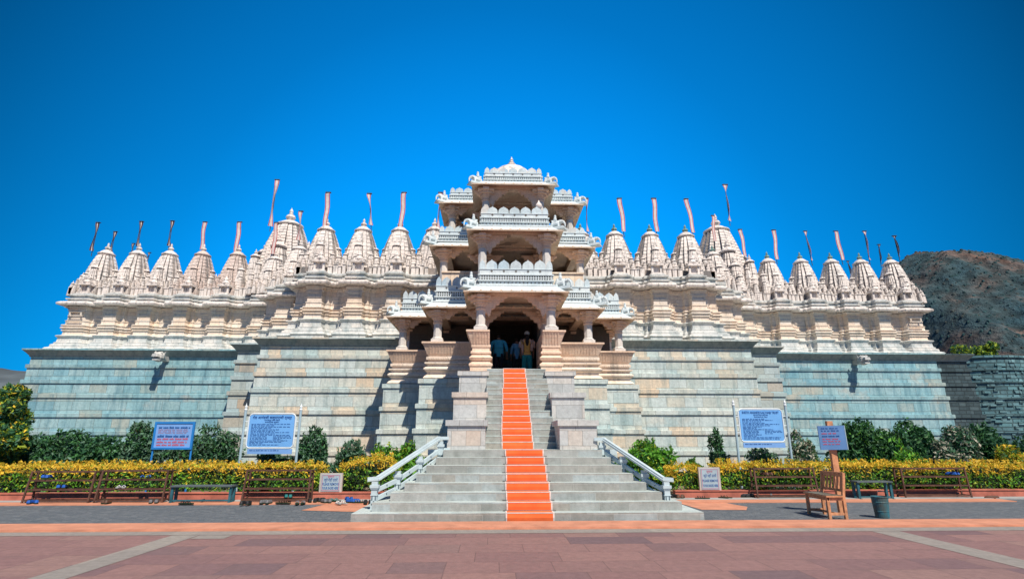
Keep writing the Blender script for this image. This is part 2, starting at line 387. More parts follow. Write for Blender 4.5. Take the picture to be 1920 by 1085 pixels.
# ------------------------------------------------------------------ temple: upper walls with projecting bays
def wall_path(segs):
    """segs: list of (x,y) corner points joined by fronts; crests given separately"""
    return segs
def crested(x0, x1, y, crests, hw=.34, hw2=.58, d1=.16, d2=.48):
    pts = [(x0, y)]
    for c in crests:
        a, b = [], []
        pts += [(c-hw2-.07, y), (c-hw2, y-d1), (c-hw-.06, y-d1), (c-hw, y-d2), (c+hw, y-d2), (c+hw+.06, y-d1), (c+hw2, y-d1), (c+hw2+.07, y)]
    pts.append((x1, y)); return pts
YC, YM, YW = 26.25, 28.75, 30.95
cenc = [5.55, 7.4, 9.3]; wingc = [16.07, 18.15, 20.1, 21.95]
def full_path():
    r = crested(3.0, 10.35, YC, cenc)
    r += crested(10.35, 12.75, YM, [11.62], .42, .62)
    r += crested(12.75, 23.2, YW, [13.85] + wingc)
    r += [(23.25, YW-.17), (23.35, YW-.34), (24.3, YW-.34), (24.3, YW+.5), (24.45, YW+.5), (24.45, 36), (24.3, 36), (24.3, 75)]
    return r
RP = full_path(); LPth = [(-x, y) for x, y in reversed(RP)]
skirt = [(.62,5.9),(.60,6.02),(.50,6.05),(.50,6.18),(.56,6.22),(.50,6.30),(.38,6.34),(.36,6.48),(.27,6.52),(.27,6.6),(.20,6.63),(.17,6.86),(.24,6.92),(.27,6.96),(.24,7.0),(.12,7.03)]
midp = [(.12,7.03),(.07,7.06),(.06,7.24),(.12,7.27),(.12,7.31),(.08,7.33),(.08,7.36),(.15,7.38),(.18,7.42),(.15,7.46),(.09,7.48),(.09,7.51),(.15,7.53),(.17,7.57),(.14,7.61),(.04,7.63),(.03,7.80),(.06,7.82),(.06,7.85),(.0,7.87),(.0,8.46),(.05,8.48),(.05,8.53),(.10,8.55),(.12,8.62),(.06,8.64)]
eavp = [(.06,8.64),(.06,8.68),(.36,8.66),(.44,8.69),(.46,8.76),(.42,8.83),(.30,8.89),(.14,8.92)]
topp = [(.14,8.92),(.10,9.0),(.19,9.03),(.19,9.10),(.06,9.13),(.05,9.22),(.15,9.26),(.15,9.33),(.02,9.36),(.0,9.42),(-.7,9.47)]
for side, pth in (('left', LPth), ('right', RP)):
    for nm, pr, mt, lb in (('base_moulding', skirt, 'upperlow', 'grey weathered sloping base mouldings'), ('carved_wall', midp, 'upper', 'cream stone wall with pilasters and roll mouldings'),
                       ('wavy_eave', eavp, 'marble', 'rounded white eave following the bays'), ('roof_frieze', topp, 'upperlow', 'layered grey frieze above the eave')):
        mb = MB(); mb.sweep(pth, pr)
        if nm == 'carved_wall':      # small capitals, sills and slots on the pilasters and panels
            for c in cenc + [11.62, 13.85] + wingc + [23.8]:
                y = (YC if c < 10 else YM if c < 12.5 else YW) - .48; s = -1 if side == 'left' else 1
                for zz, ww, pp in ((8.30, .34, .05), (8.08, .38, .04), (7.80, .40, .03), (8.36, .44, .03)):
                    mb.box(s*c-ww, s*c+ww, y-pp, y+.02, zz, zz+.045)
                for q in (-.30, .30): mb.box(s*c+q-.035, s*c+q+.035, y-.04, y+.02, 8.1, 8.34)
            if True:
                cs = cenc + [None] + [13.85] + wingc
                for a, b in ((5.55,7.4),(7.4,9.3),(13.85,16.07),(16.07,18.15),(18.15,20.1),(20.1,21.95),(21.95,23.8)):
                    y = YC if a < 9 else YW; s = -1 if side == 'left' else 1; mx = s*(a+b)/2; w = (b-a)/2-.80
                    mb.box(mx-w, mx+w, y-.05, y+.02, 8.02, 8.06); mb.box(mx-w, mx+w, y-.04, y+.02, 8.30, 8.335)
                    mb.box(mx-.05, mx+.05, y-.06, y+.02, 6.98, 7.1)
        o = mb.build(nm, mt, T); o['label'] = lb + ' of the %s half' % side
roof = MB(); roof.box(-22, 22, 33, 74, 9.2, 9.56); roof.box(-11.5, 11.5, 27.5, 33, 9.2, 9.55)
roof.build('roof_terrace', 'upperlow', T)

# ------------------------------------------------------------------ spires
def plan(w):          # stepped cross plan, counter-clockwise seen from above
    q = [(.72,-.72),(.72,-.50),(.86,-.50),(.86,-.22),(1,-.22),(1,.22),(.86,.22),(.86,.50),(.72,.50)]
    pts = []
    for k in range(4):
        a = k*math.pi/2; ca, sa = round(math.cos(a)), round(math.sin(a))
        pts += [(w*(x*ca-y*sa), w*(x*sa+y*ca)) for x, y in q]
    return pts
def spire_body(mb, w, H, c=(0,0,0), wn=.42, rings=11, groove=.018):
    unit = plan(1.0); prev = None
    lev = []
    for i in range(rings):
        t0 = i/rings; t1 = (i+.84)/rings
        for t, g in ((t0, 1.0), (t1, 1.0), (t1+.001, 1-groove), ((i+1)/rings-.001, 1-groove)): lev.append((t, g))
    for nr, (t, g) in enumerate(lev):
        nr //= 4
        r = wn + (1-wn)*(1-t**2.15)*(1-.06*t)
        r *= w*g
        k = mb.addv([(c[0]+x*r, c[1]+y*r, c[2]+t*H) for x, y in unit])
        if prev is not None:
            n = len(unit)
            for i in range(n):
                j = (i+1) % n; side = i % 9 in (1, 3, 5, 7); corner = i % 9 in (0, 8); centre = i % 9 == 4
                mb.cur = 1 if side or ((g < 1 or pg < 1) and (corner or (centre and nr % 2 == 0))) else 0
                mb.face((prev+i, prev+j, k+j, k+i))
            mb.cur = 0
        prev = k; pg = g
    mb.face([prev+i for i in range(len(unit))])
def crown_prof(r):
    return [(r*.80,0),(r*.86,r*.10),(r*1.0,r*.14),(r*1.07,r*.24),(r*1.05,r*.34),(r*.92,r*.42),(r*.84,r*.46),(r*.80,r*.54),(r*.60,r*.74),(r*.34,r*.90),(r*.2,r*.96),(0.001,r*.97)]
def finial_prof(r):
    return [(r*.18,0),(r*.30,r*.08),(r*.40,r*.24),(r*.32,r*.42),(r*.14,r*.50),(r*.20,r*.56),(r*.12,r*.64),(r*.16,r*.80),(r*.05,r*1.05),(.001,r*1.15)]
def make_turret(w, h, mat='marble', tip=True):
    mb = MB(); spire_body(mb, w, h, wn=.45, rings=7, groove=.05)
    mb.cur = 1; mb.lathe([(w*.42,0),(w*.50,.03)],8,(0,0,h-.03)); mb.cur = 0
    r = w*.50; mb.lathe([(a, b) for a, b in crown_prof(r)], 10, (0, 0, h)); mb.lathe(finial_prof(r), 6, (0, 0, h+r*.95))
    return mb
def make_spire(w=1.10, H=2.75, mat='marble', fin='marble'):
    mb = MB(); spire_body(mb, w*.93, H, wn=.45, rings=12)
    # band of upright ribbed slabs round the foot
    for s in (-1, 1):
        for q in (-.8,-.55,-.3,.3,.55,.8):
            mb.box(q*w-.075, q*w+.075, -w*1.02, -w*.80, .0, .46); mb.box(q*w-.09, q*w+.09, -w*1.05, -w*.8, .46, .50)
            mb.box(s*w*.80 if s > 0 else -w*1.02, w*1.02 if s > 0 else -w*.80, q*w-.075, q*w+.075, 0, .46)
    b = mb.build('spire', [mat, 'recess_dark'], None, local=True); b.parent = T
    rn = w*.395
    o = MB().lathe(crown_prof(rn*1.02), 20, (0,0,H)).build('crown_disc', mat, b, local=True)
    o = MB().lathe(finial_prof(rn*.95), 10, (0,0,H+rn*.98)).build('finial', fin, b, local=True)
    # attached turrets: centre of the front and of both flanks, and the four corners, in falling tiers
    tiers = [((.5,-1.08),.17,.58,0), ((-.5,-1.08),.17,.58,0), ((.25,-1.0),.13,.78,0), ((-.25,-1.0),.13,.78,0), ((.62,-.86),.14,.95,0), ((-.62,-.86),.14,.95,0), ((0,-.60),.46,1.70,.05), ((0,-.90),.30,1.05,.0), ((0,-1.10),.20,.62,.0),
             ((.60,0),.46,1.70,.05), ((-.60,0),.46,1.70,.05), ((.90,0),.30,1.05,.0), ((-.90,0),.30,1.05,.0),
             ((.60,-.60),.27,1.25,.0), ((-.60,-.60),.27,1.25,.0), ((.84,-.84),.2,.72,.0), ((-.84,-.84),.2,.72,.0),
             ((.36,-.86),.16,.92,0), ((-.36,-.86),.16,.92,0), ((.86,-.38),.16,.92,0), ((-.86,-.38),.16,.92,0), ((.62,.6),.27,1.25,0), ((-.62,.6),.27,1.25,0)]
    for (x, y), ww, hh, z in tiers:
        t = make_turret(ww*w/1.10, hh*H/2.75).build('turret', [mat, 'recess_dark'], b, local=True); t.location = (x*w, y*w, z)
    return b
protos = {'w': make_spire(mat='marble'), 'p': make_spire(mat='marblep'), 'g': make_spire(mat='marble', fin='greenfin')}
used = set()
def place_spire(kind, x, y, z=9.45, s=1.0, sz=1.0, label=None):
    src = protos[kind]
    o = src if kind not in used else copy_tree(src, T)
    used.add(kind); o.location = Vector((x, y, z)) - T.location; o.scale = (s, s, s*sz)
    if label: o['label'] = label
    return o
for i, x in enumerate((5.8, 7.75, 9.72)):
    place_spire('w', -x, 27.9, sz=.98, label=None); place_spire('g', x, 27.9, sz=.95)
place_spire('w', -3.95, 27.9); place_spire('g', 3.95, 27.9, sz=.95)
place_spire('w', -11.75, 29.9, s=.95, sz=.88); place_spire('g', 12.1, 30.2, s=.95, sz=.90)
place_spire('w', -13.75, 31.6, s=.95, sz=.86); place_spire('g', 13.75, 31.9, s=.9, sz=.8)
for i, x in enumerate((16.45, 18.55, 20.5, 22.4, 24.35)):
    k = 'p' if i < 2 else 'w'
    o = place_spire(k, -x + (.25 if i == 4 else .15), 32.3, s=.98, sz=1.0)
    if k == 'p': o['label'] = 'pinkish spire of the left wing'
    place_spire('g', x - .0, 32.3, s=.96, sz=1.0)
for x, y in ((-25.6, 38), (-27.1+3.9, 36.2), (-19.6, 36.5), (23.3, 36.0), (21.6, 36.5)):
    place_spire('w', max(-23.2, x) if x < 0 else x, y, s=.8, sz=1.0)
# the two tall corner spires
def big_spire(x, y, mirror):
    w, H = 2.15, 5.15
    mb = MB(); spire_body(mb, w*.88, H, wn=.44, rings=24, groove=.022)
    b = mb.build('tall_spire', ['marble','recess_dark'], T, local=True); b.location = Vector((x, y, 9.45)) - T.location
    b['label'] = 'tall corner spire with many attached turrets on the %s' % ('left' if mirror < 0 else 'right')
    rn = w*.36
    MB().lathe([(a*1.02, c*.72) for a, c in crown_prof(rn)], 28, (0,0,H)).build('crown_disc', 'marble', b, local=True)
    MB().lathe(finial_prof(rn*1.0), 12, (0,0,H+rn*.70)).build('finial', 'marble', b, local=True)
    for (px, py), ww, hh in [((0,-.62),.95,3.3),((0,-.95),.62,2.2),((0,-1.18),.4,1.4),((.62,0),.95,3.3),((-.62,0),.95,3.3),((.95,0),.62,2.2),((-.95,0),.62,2.2),
                             ((.62,-.62),.55,2.7),((-.62,-.62),.55,2.7),((.85,-.85),.42,1.7),((-.85,-.85),.42,1.7),((.4,-.85),.34,2.1),((-.4,-.85),.34,2.1),((.85,-.42),.34,2.1),((-.85,-.42),.34,2.1),
                             ((1.05,-1.0),.28,.9),((-1.05,-1.0),.28,.9),((.45,-1.12),.25,1.0),((-.45,-1.12),.25,1.0),((.75,-1.05),.22,1.2),((-.75,-1.05),.22,1.2),((1.1,-.5),.25,1.0),((-1.1,-.5),.25,1.0)]:
        t = make_turret(ww, hh).build('turret', ['marble','recess_dark'], b, local=True); t.location = (px*w, py*w, 0)
    return b
big_spire(-13.9, 33.6, -1); big_spire(13.95, 33.6, 1)

# little niche shrines standing on the frieze over each bay
def make_niche():
    mb = MB()
    mb.box(-.34,.34,-.22,.3,0,.10); mb.box(-.28,.28,-.17,.3,.10,.16)
    for s in (-1, 1): mb.box(s*.22-.05, s*.22+.05, -.15, -.05, .16, .52)
    mb.box(-.17,.17,-.02,.3,.16,.52); mb.box(-.33,.33,-.24,.3,.52,.60); mb.box(-.25,.25,-.16,.3,.60,.68)
    mb.lathe([(.20,.0),(.22,.05),(.16,.14),(.12,.22),(.15,.26),(.09,.33),(.02,.48),(.001,.5)], 8, (0,0,.68))
    o = mb.build('niche_shrine', 'marble', None, local=True); o.parent = T
    return o
niche = make_niche(); first = True
for s in (-1, 1):
    for c in cenc + [11.62, 13.85] + wingc + [23.8]:
        y = (YC if c < 10 else YM if c < 12.5 else YW) - .12
        o = niche if first else niche.copy()
        if not first: COL.objects.link(o)
        first = False; o.location = Vector((s*c, y, 9.40)) - T.location
# low ribbed slabs between the shrines along the roof edge
for s in (-1, 1):
    mb = MB(); cc = [3.6] + cenc + [10.3]
    for lst, y in ((cc, YC), ([12.5, 13.85] + wingc + [23.8], YW)):
        for a, b in zip(lst, lst[1:]):
            x = a + .50
            while x < b - .42:
                ww = random.choice((.07,.085,.11)); hh = random.choice((.40,.44,.50))
                mb.box(s*x-ww, s*x+ww, y+.05, y+.35, 9.40, 9.40+hh); mb.box(s*x-ww-.012, s*x+ww+.012, y+.02, y+.33, 9.40+hh, 9.44+hh); x += 2*ww+.06
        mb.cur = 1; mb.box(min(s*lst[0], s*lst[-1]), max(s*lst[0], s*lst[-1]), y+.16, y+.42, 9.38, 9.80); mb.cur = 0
    mb.build('ribbed_slab_row', ['marble','recess_dark'], T)
    # turrets standing on the corners and between the spires
    for n_, (x, y, q, h) in enumerate([(10.75,27.6,.34,1.3),(12.5,29.6,.34,1.3),(10.6,28.4,.34,1.3),(12.9,30.3,.34,1.3),(15.0,31.6,.34,1.4),(24.4,31.5,.34,1.3),(4.9,27.3,.28,1.1),(6.8,27.3,.28,1.1),(8.75,27.3,.28,1.1),
            (23.9,32.0,.5,1.9),(24.3,32.6,.4,1.3),(17.5,31.9,.3,1.25),(19.5,31.9,.3,1.25),(21.45,31.9,.3,1.25),(23.3,31.9,.3,1.25),(24.9,32.6,.3,1.0),(24.7,34,.34,1.3)]):
        t = make_turret(q, h).build('turret', ['marble','recess_dark'], T, local=True); t.location = Vector((s*x - (.5 if s < 0 and x > 24.6 else 0)*-1, y, 9.45)) - T.location

# stone water spouts (beast heads) on the wing platform walls
def spout(x, s):
    mb = MB()
    mb.box(-.13,.13,-.55,.2,-.12,.12)
    mb.lathe([(.001,-.25),(.16,-.2),(.24,-.05),(.25,.1),(.18,.22),(.001,.27)], 10, (0,-.72,.02))
    mb.box(-.15,.15,-1.12,-.75,.0,.14,.03); mb.box(-.13,.13,-1.05,-.75,-.17,-.06,.02)
    for q in (-1, 1):
        mb.lathe([(.001,-.06),(.07,0),(.001,.09)], 6, (q*.16,-.82,.2)); mb.prism([(q*.14,.15),(q*.27,.34),(q*.2,.12)] if q > 0 else [(q*.2,.12),(q*.27,.34),(q*.14,.15)], -.66,-.58)
    o = mb.build('water_spout', 'pier', T, smooth=False, local=True); o.location = Vector((x, 28.5, 5.45)) - T.location
    o['label'] = 'carved beast head spout on the %s platform wall' % s
spout(P(300,675,27.9).x, 'left'); spout(P(1618,692,27.9).x, 'right')

# ------------------------------------------------------------------ round bastion and hills
mb = MB()
pr = [(3.75,-.05)]
for z in (1.1,2.0,2.9,3.8,4.7,5.4): pr += [(3.75-z*.03, z-.14),(3.82-z*.03, z-.13),(3.82-z*.03,z),(3.72-z*.03,z+.01)]
pr += [(3.6,5.98),(3.68,6.0),(3.68,6.12),(3.1,6.15),(3.1,5.7),(0.01,5.7)]
mb.lathe([(r, z) for r, z in pr], 56, (0,0,0), 0)
for i in range(420):
    a = random.uniform(math.pi, 2*math.pi); z = random.uniform(.2,5.9); r = 3.73-z*.03
    k0 = len(mb.v); w = random.uniform(.07,.2); h = random.uniform(.05,.10)
    mb.box(-w,w,-.06,.1,-h,h,.02); mb.xform(k0, Matrix.Translation((r*math.cos(a), r*math.sin(a), z)) @ Matrix.Rotation(a+math.pi/2, 4, 'Z'))
bo = mb.build('round_bastion', 'tower', None, local=True); bo.location = (28.2, 33.6, 0)
tag(bo, 'dark rubble stone round bastion at the right end of the temple', 'bastion')

def hill(name, ridge, depth, mat, n=220, m=50, back=1.4, seed=1, amp=1.0):
    """ridge: (x,z) skyline at the given depth, ground in front of it falls to the plain"""
    from mathutils import noise
    mb = MB(); xs = [ridge[0][0] + (ridge[-1][0]-ridge[0][0])*i/n for i in range(n+1)]
    def rz(x):
        for (a, za), (b, zb) in zip(ridge, ridge[1:]):
            if a <= x <= b:
                t = (x-a)/(b-a); t = t*t*(3-2*t)*.35 + t*.65; return za + (zb-za)*t
        return ridge[-1][1]
    for j in range(m+1):
        t = j/m
        for x in xs:
            if t < .75: f = (t/.75)**.85; y = depth*(.55+.45*t/.75)
            else: f = 1-((t-.75)/.25)*.6; y = depth*(1+(back-1)*(t-.75)/.25)
            z0 = rz(x)
            g = noise.fractal(Vector((x*.016, y*.016, seed)), 1.0, 2.0, 5)
            rd = 1-abs(noise.fractal(Vector((x*.03+5, y*.009, seed)), 1.0, 2.0, 4))*1.0
            e = (1-abs(t-.75)/.75)
            dz = (g*9 + (rd-.75)*11)*amp*min(1, t*3)*(1-.80*max(0, 1-abs(t-.75)*8)) + noise.noise(Vector((x*.25, y*.25, 0)))*.9*amp
            mb.addv([(x, y, max(-1, z0*f + dz*(1 if z0 > 5 else .2)))])
    w = n+1
    for j in range(m):
        for i in range(n): mb.face((j*w+i, j*w+i+1, (j+1)*w+i+1, (j+1)*w+i))
    return tag(mb.build(name, mat, None, smooth=True), kind='structure')
hm, hg, hb = newmat('dry_forest_hill')
pos = hg.n('ShaderNodeNewGeometry').outputs['Position']
sp = hg.n('ShaderNodeSeparateXYZ'); hg.link(pos, sp.inputs[0])
n1 = hg.noise(pos, .030, 6, .62); n2 = hg.noise(pos, .22, 5, .7)
sv = hg.xyz(hg.m('MULTIPLY', hg.m('ADD', sp.outputs[0], sp.outputs[2]), .05), hg.m('MULTIPLY', sp.outputs[1], .02), hg.m('MULTIPLY', hg.m('SUBTRACT', sp.outputs[2], sp.outputs[0]), .012))
n3 = hg.noise(sv, 1.0, 5, .6)
c = hg.ramp(n1, [(.36,(.030,.080,.105)),(.5,(.055,.095,.105)),(.62,(.13,.105,.095))])  # blue-teal tones put distance haze into the hill colour
c = hg.mix(hg.ramp(n3, [(.52,0.0),(.64,.85)]), c, (.27,.16,.12))
c = hg.mix(.75, c, hg.ramp(n2, [(.40,.30),(.60,1.0)]), 'MULTIPLY')
hg.link(c, hb.inputs['Base Color']); hb.inputs['Roughness'].default_value = 1; bump(hg, hb, n2, 1.0, 3.0)
M['hill'] = hm
def ridge_pts(pts, d): return [(P(px, py, d).x, P(px, py, d).z) for px, py in pts]
hill('wooded_hill', [(P(1560,600,260).x, 8)] + ridge_pts([(1640,540),(1690,487),(1715,474),(1745,470),(1775,465),(1800,467),(1840,474),(1880,479),(1925,488),(1990,480),(2100,470),(2300,520)], 260), 260, 'hill', seed=3)
def scrub(hobj, n, seed, x0, x1, s0, s1):
    random.seed(seed); me = hobj.data; vs = me.vertices; mb = MB(); cnt = 0
    while cnt < n:
        v = vs[random.randrange(len(vs))].co
        if not (x0 < v.x < x1) or v.z < 4: continue
        c = v + Vector((0, 0, .0)); r = random.uniform(s0, s1)*random.uniform(.6,1.2); mb.cur = random.choice((0,0,1))
        r1 = mb.addv([(c.x+r*1.1*math.cos(a*1.0472+cnt), c.y+r*1.1*math.sin(a*1.0472+cnt), c.z-r*.9) for a in range(6)])
        r2 = mb.addv([(c.x+r*math.cos(a*1.0472+cnt)*random.uniform(.7,1.1), c.y+r*math.sin(a*1.0472+cnt)*.9, c.z+r*random.uniform(.2,.6)) for a in range(6)]); tp = mb.addv([(c.x+random.uniform(-.3,.3)*r, c.y, c.z+r*random.uniform(.8,1.1))])
        for a in range(6): b = (a+1) % 6; mb.face((r2+a, r2+b, tp)); mb.face((r1+a, r1+b, r2+b, r2+a))
        cnt += 1
    return tag(mb.build('hill_scrub', ['scrubd', 'scrubb'], None), kind='stuff')
M['farhill'] = plain('far_dull_hill', (.085,.105,.115), 1, .3, .02)
M['scrubd'] = plain('dark_scrub', (.035,.08,.085), 1, .3, .2); M['scrubb'] = plain('dry_scrub', (.07,.085,.08), 1, .3, .2)
scrub([o for o in COL.objects if o.name == 'wooded_hill'][0], 7000, 5, 120, 420, .3, .7)
hill('distant_low_hill', [(P(-900,700,420).x, 40)] + ridge_pts([(-400,640),(-100,676),(0,689),(60,694),(180,704),(300,720)], 420), 420, 'farhill', n=120, m=24, seed=8, amp=.5)
# ------------------------------------------------------------------ entrance pavilion
V = thing('entrance_pavilion', (0, 20, 0), 'three storey open carved stone porch with balconies above the stairs', 'pavilion')
YB = 24.75
# stepped side bases with ledges, then carved mouldings, then the outward leaning ribbed seat backs
def bay_path(s):
    p = [(-4.75, YB), (-4.75, 22.1), (-3.1, 22.1), (-3.1, 20.1), (-1.35, 20.1)]
    return p if s < 0 else [(-x, y) for x, y in reversed(p)]
lowp = [(.42, -.05)]; o = .42
for z in (1.07, 1.92, 2.77, 3.64):
    lowp += [(o, z-.17), (o+.05, z-.165), (o+.05, z-.01), (o-.01, z)]; o -= .055; lowp += [(o, z+.004)]
lowp += [(.0, 3.66)]
mould = [(.02,3.66),(.16,3.68),(.10,3.76),(.03,3.80),(.03,3.90),(.10,3.93),(.15,3.99),(.15,4.03),(.08,4.08),(.02,4.10),(.02,4.17),(.12,4.2),(.12,4.25),(.0,4.27),(.0,4.33),(.07,4.35),(.07,4.45),(.0,4.47),(.02,4.52)]
seat = [(.02,4.52),(.05,4.54),(.20,4.92),(.24,4.925),(.24,4.985),(-.12,4.985),(-.30,4.5),(-.9,4.48)]
def ribs(mb, path, z0, z1, o0, o1, step=.11, w=.03, t=.025):
    for (xa, ya), (xb, yb) in zip(path, path[1:]):
        d = Vector((xb-xa, yb-ya)); L = d.length; d.normalize(); nx, ny = d.y, -d.x
        k = int(L/step)
        for i in range(k+1):
            q = (i+.5)/(k+1)*L; x = xa+d.x*q; y = ya+d.y*q
            mb.bar((x+nx*o0, y+ny*o0, z0), (x+nx*o1, y+ny*o1, z1), w, t, Vector((nx, ny, 0)))
for s, sd in ((-1, 'left'), (1, 'right')):
    p = bay_path(s)
    o = MB().sweep(p, lowp).build('base_wall', 'base', V); o['label'] = 'stepped block base under the %s side of the porch' % sd
    mb = MB().sweep(p, mould); ribs(mb, p, 4.37, 4.43, .075, .075, .09, .035)
    mb.build('carved_moulding', 'upper', V)
    mb = MB().sweep(p, seat); ribs(mb, p, 4.56, 4.90, .065, .195)
    mb.build('leaning_seat_back', 'peach', V)
    # front pedestal beside the doorway
    path = [(-1.42, 18.9), (-1.42, 17.75), (-.86, 17.75), (-.86, 18.9)]
    if s > 0: path = [(-x, y) for x, y in reversed(path)]
    pm = [(.0,3.6),(.06,3.62),(.06,3.8),(.10,3.84),(.10,3.90),(.03,3.94),(.0,4.0),(.07,4.04),(.10,4.1),(.04,4.15),(.0,4.2),(.05,4.24),(.05,4.30),(.0,4.33),(.0,4.42),(.03,4.45),(.03,4.52)]
    mb = MB().sweep(path, pm); mb.cur = 0
    inner = -.86*-s if False else None
    fl = [(.02,4.52),(.17,4.93),(.20,4.935),(.20,4.99),(-.3,4.99)]
    # flare only to the outside and front; the door side stays plumb
    fp = path[:3] if s < 0 else path[1:]
    mb.sweep(fp, fl); ribs(mb, fp, 4.55, 4.91, .04, .17, .10)
    x0, x1 = (-1.42, -.86) if s < 0 else (.86, 1.42)
    mb.box(x0+.002, x1-.002, 17.76, 20.3, 3.6, 4.985)
    mb.build('door_pedestal', 'peach', V)
fl = MB(); fl.box(-1.4, 1.4, 17.72, YB+6, 3.5, 3.72); 
for s in (-1, 1):
    a, b = sorted((s*1.02, s*3.05)); fl.box(a, b, 20.15, YB, 3.6, 4.3); a, b = sorted((s*3.05, s*4.7)); fl.box(a, b, 22.15, YB, 3.6, 4.3)

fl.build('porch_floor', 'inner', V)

def column(x, y, z0, z1, r=.155, base=True, cap=.52, mats=('column', 'peach')):
    mb = MB(); H = z1-z0
    k0 = len(mb.v)
    if base:
        mb.cbox((0,0,.05), (r*2.9, r*2.9, .1)); mb.lathe([(r*1.4,.1),(r*1.45,.14),(r*1.15,.18)], 8, (0,0,0), math.pi/8)
    mb.lathe([(r*1.06,.17),(r*1.04,H-cap)], 8, (0,0,0), math.pi/8)
    mb.cur = 1
    mb.lathe([(r*1.1,H-cap),(r*1.22,H-cap+.03),(r*1.22,H-cap+.07),(r*1.05,H-cap+.1),(r*1.3,H-cap+.16),(r*1.3,H-cap+.2),(r*1.1,H-cap+.22)], 12, (0,0,0))
    b = H-cap+.2
    # cross bracket
    for w, zz, h in ((r*1.6, b, .08), (r*2.3, b+.08, .09), (r*3.0, b+.17, .09)):
        mb.box(-w, w, -r*.8, r*.8, zz, zz+h); mb.box(-r*.8, r*.8, -w, w, zz, zz+h)
        mb.box(-w*.72, w*.72, -w*.72, w*.72, zz+.01, zz+h-.003)
    mb.box(-r*1.5, r*1.5, -r*1.5, r*1.5, b+.26, H)
    o = mb.build('column', list(mats), V, local=True); o.location = Vector((x, y, z0)) - V.location
    return o
def bracket(x, y, ztop, s, L=.80, D=.62, along='x', t=.13):
    """scalloped arch bracket running from a column towards the middle of the bay"""
    q = [(0,0),(L,0),(L,-.07),(L-.10,-.10),(L-.13,-.20),(L-.24,-.21),(L-.28,-.31),(L-.38,-.33),(L-.42,-.43*D/.62),(L-.53,-.47*D/.62),(L-.56,-.62*D/.62),(L-.62,-.72*D/.62),(L-.68,-.60*D/.62),(0,-.62*D/.62)]
    mb = MB(); poly = [(a*s, b) for a, b in q]
    if s > 0: poly.reverse()
    mb.prism(poly, -t/2, t/2)
    mb.prism([(a*s*.94+.01*s, b*.9-.01) for a, b in q][::(-1 if s > 0 else 1)], -t/2-.018, t/2+.018)
    o = mb.build('arch_bracket', 'peach', V, local=True); o.location = Vector((x, y, ztop)) - V.location
    if along == 'y': o.rotation_euler = (0, 0, math.pi/2)
    return o
merlon_me = None
def merlon(x, y, z, rz, w=.36, h=.34, mat='merlon'):
    global merlon_me
    if merlon_me is None:
        q = [(-.5,0),(.5,0),(.5,.30),(.47,.48),(.38,.66),(.22,.80),(.08,.88),(0,1.0),(-.08,.88),(-.22,.80),(-.38,.66),(-.47,.48),(-.5,.30)]
        mb = MB(); mb.prism([(a, b) for a, b in q], -.5, .5)
        merlon_me = mb.build('merlon', 'merlon', None, local=True)
        o = merlon_me
    else:
        o = merlon_me.copy(); COL.objects.link(o)
    o.location = (x, y, z); o.scale = (w*.93, .07, h); o.rotation_euler = (0, 0, rz)
    return o
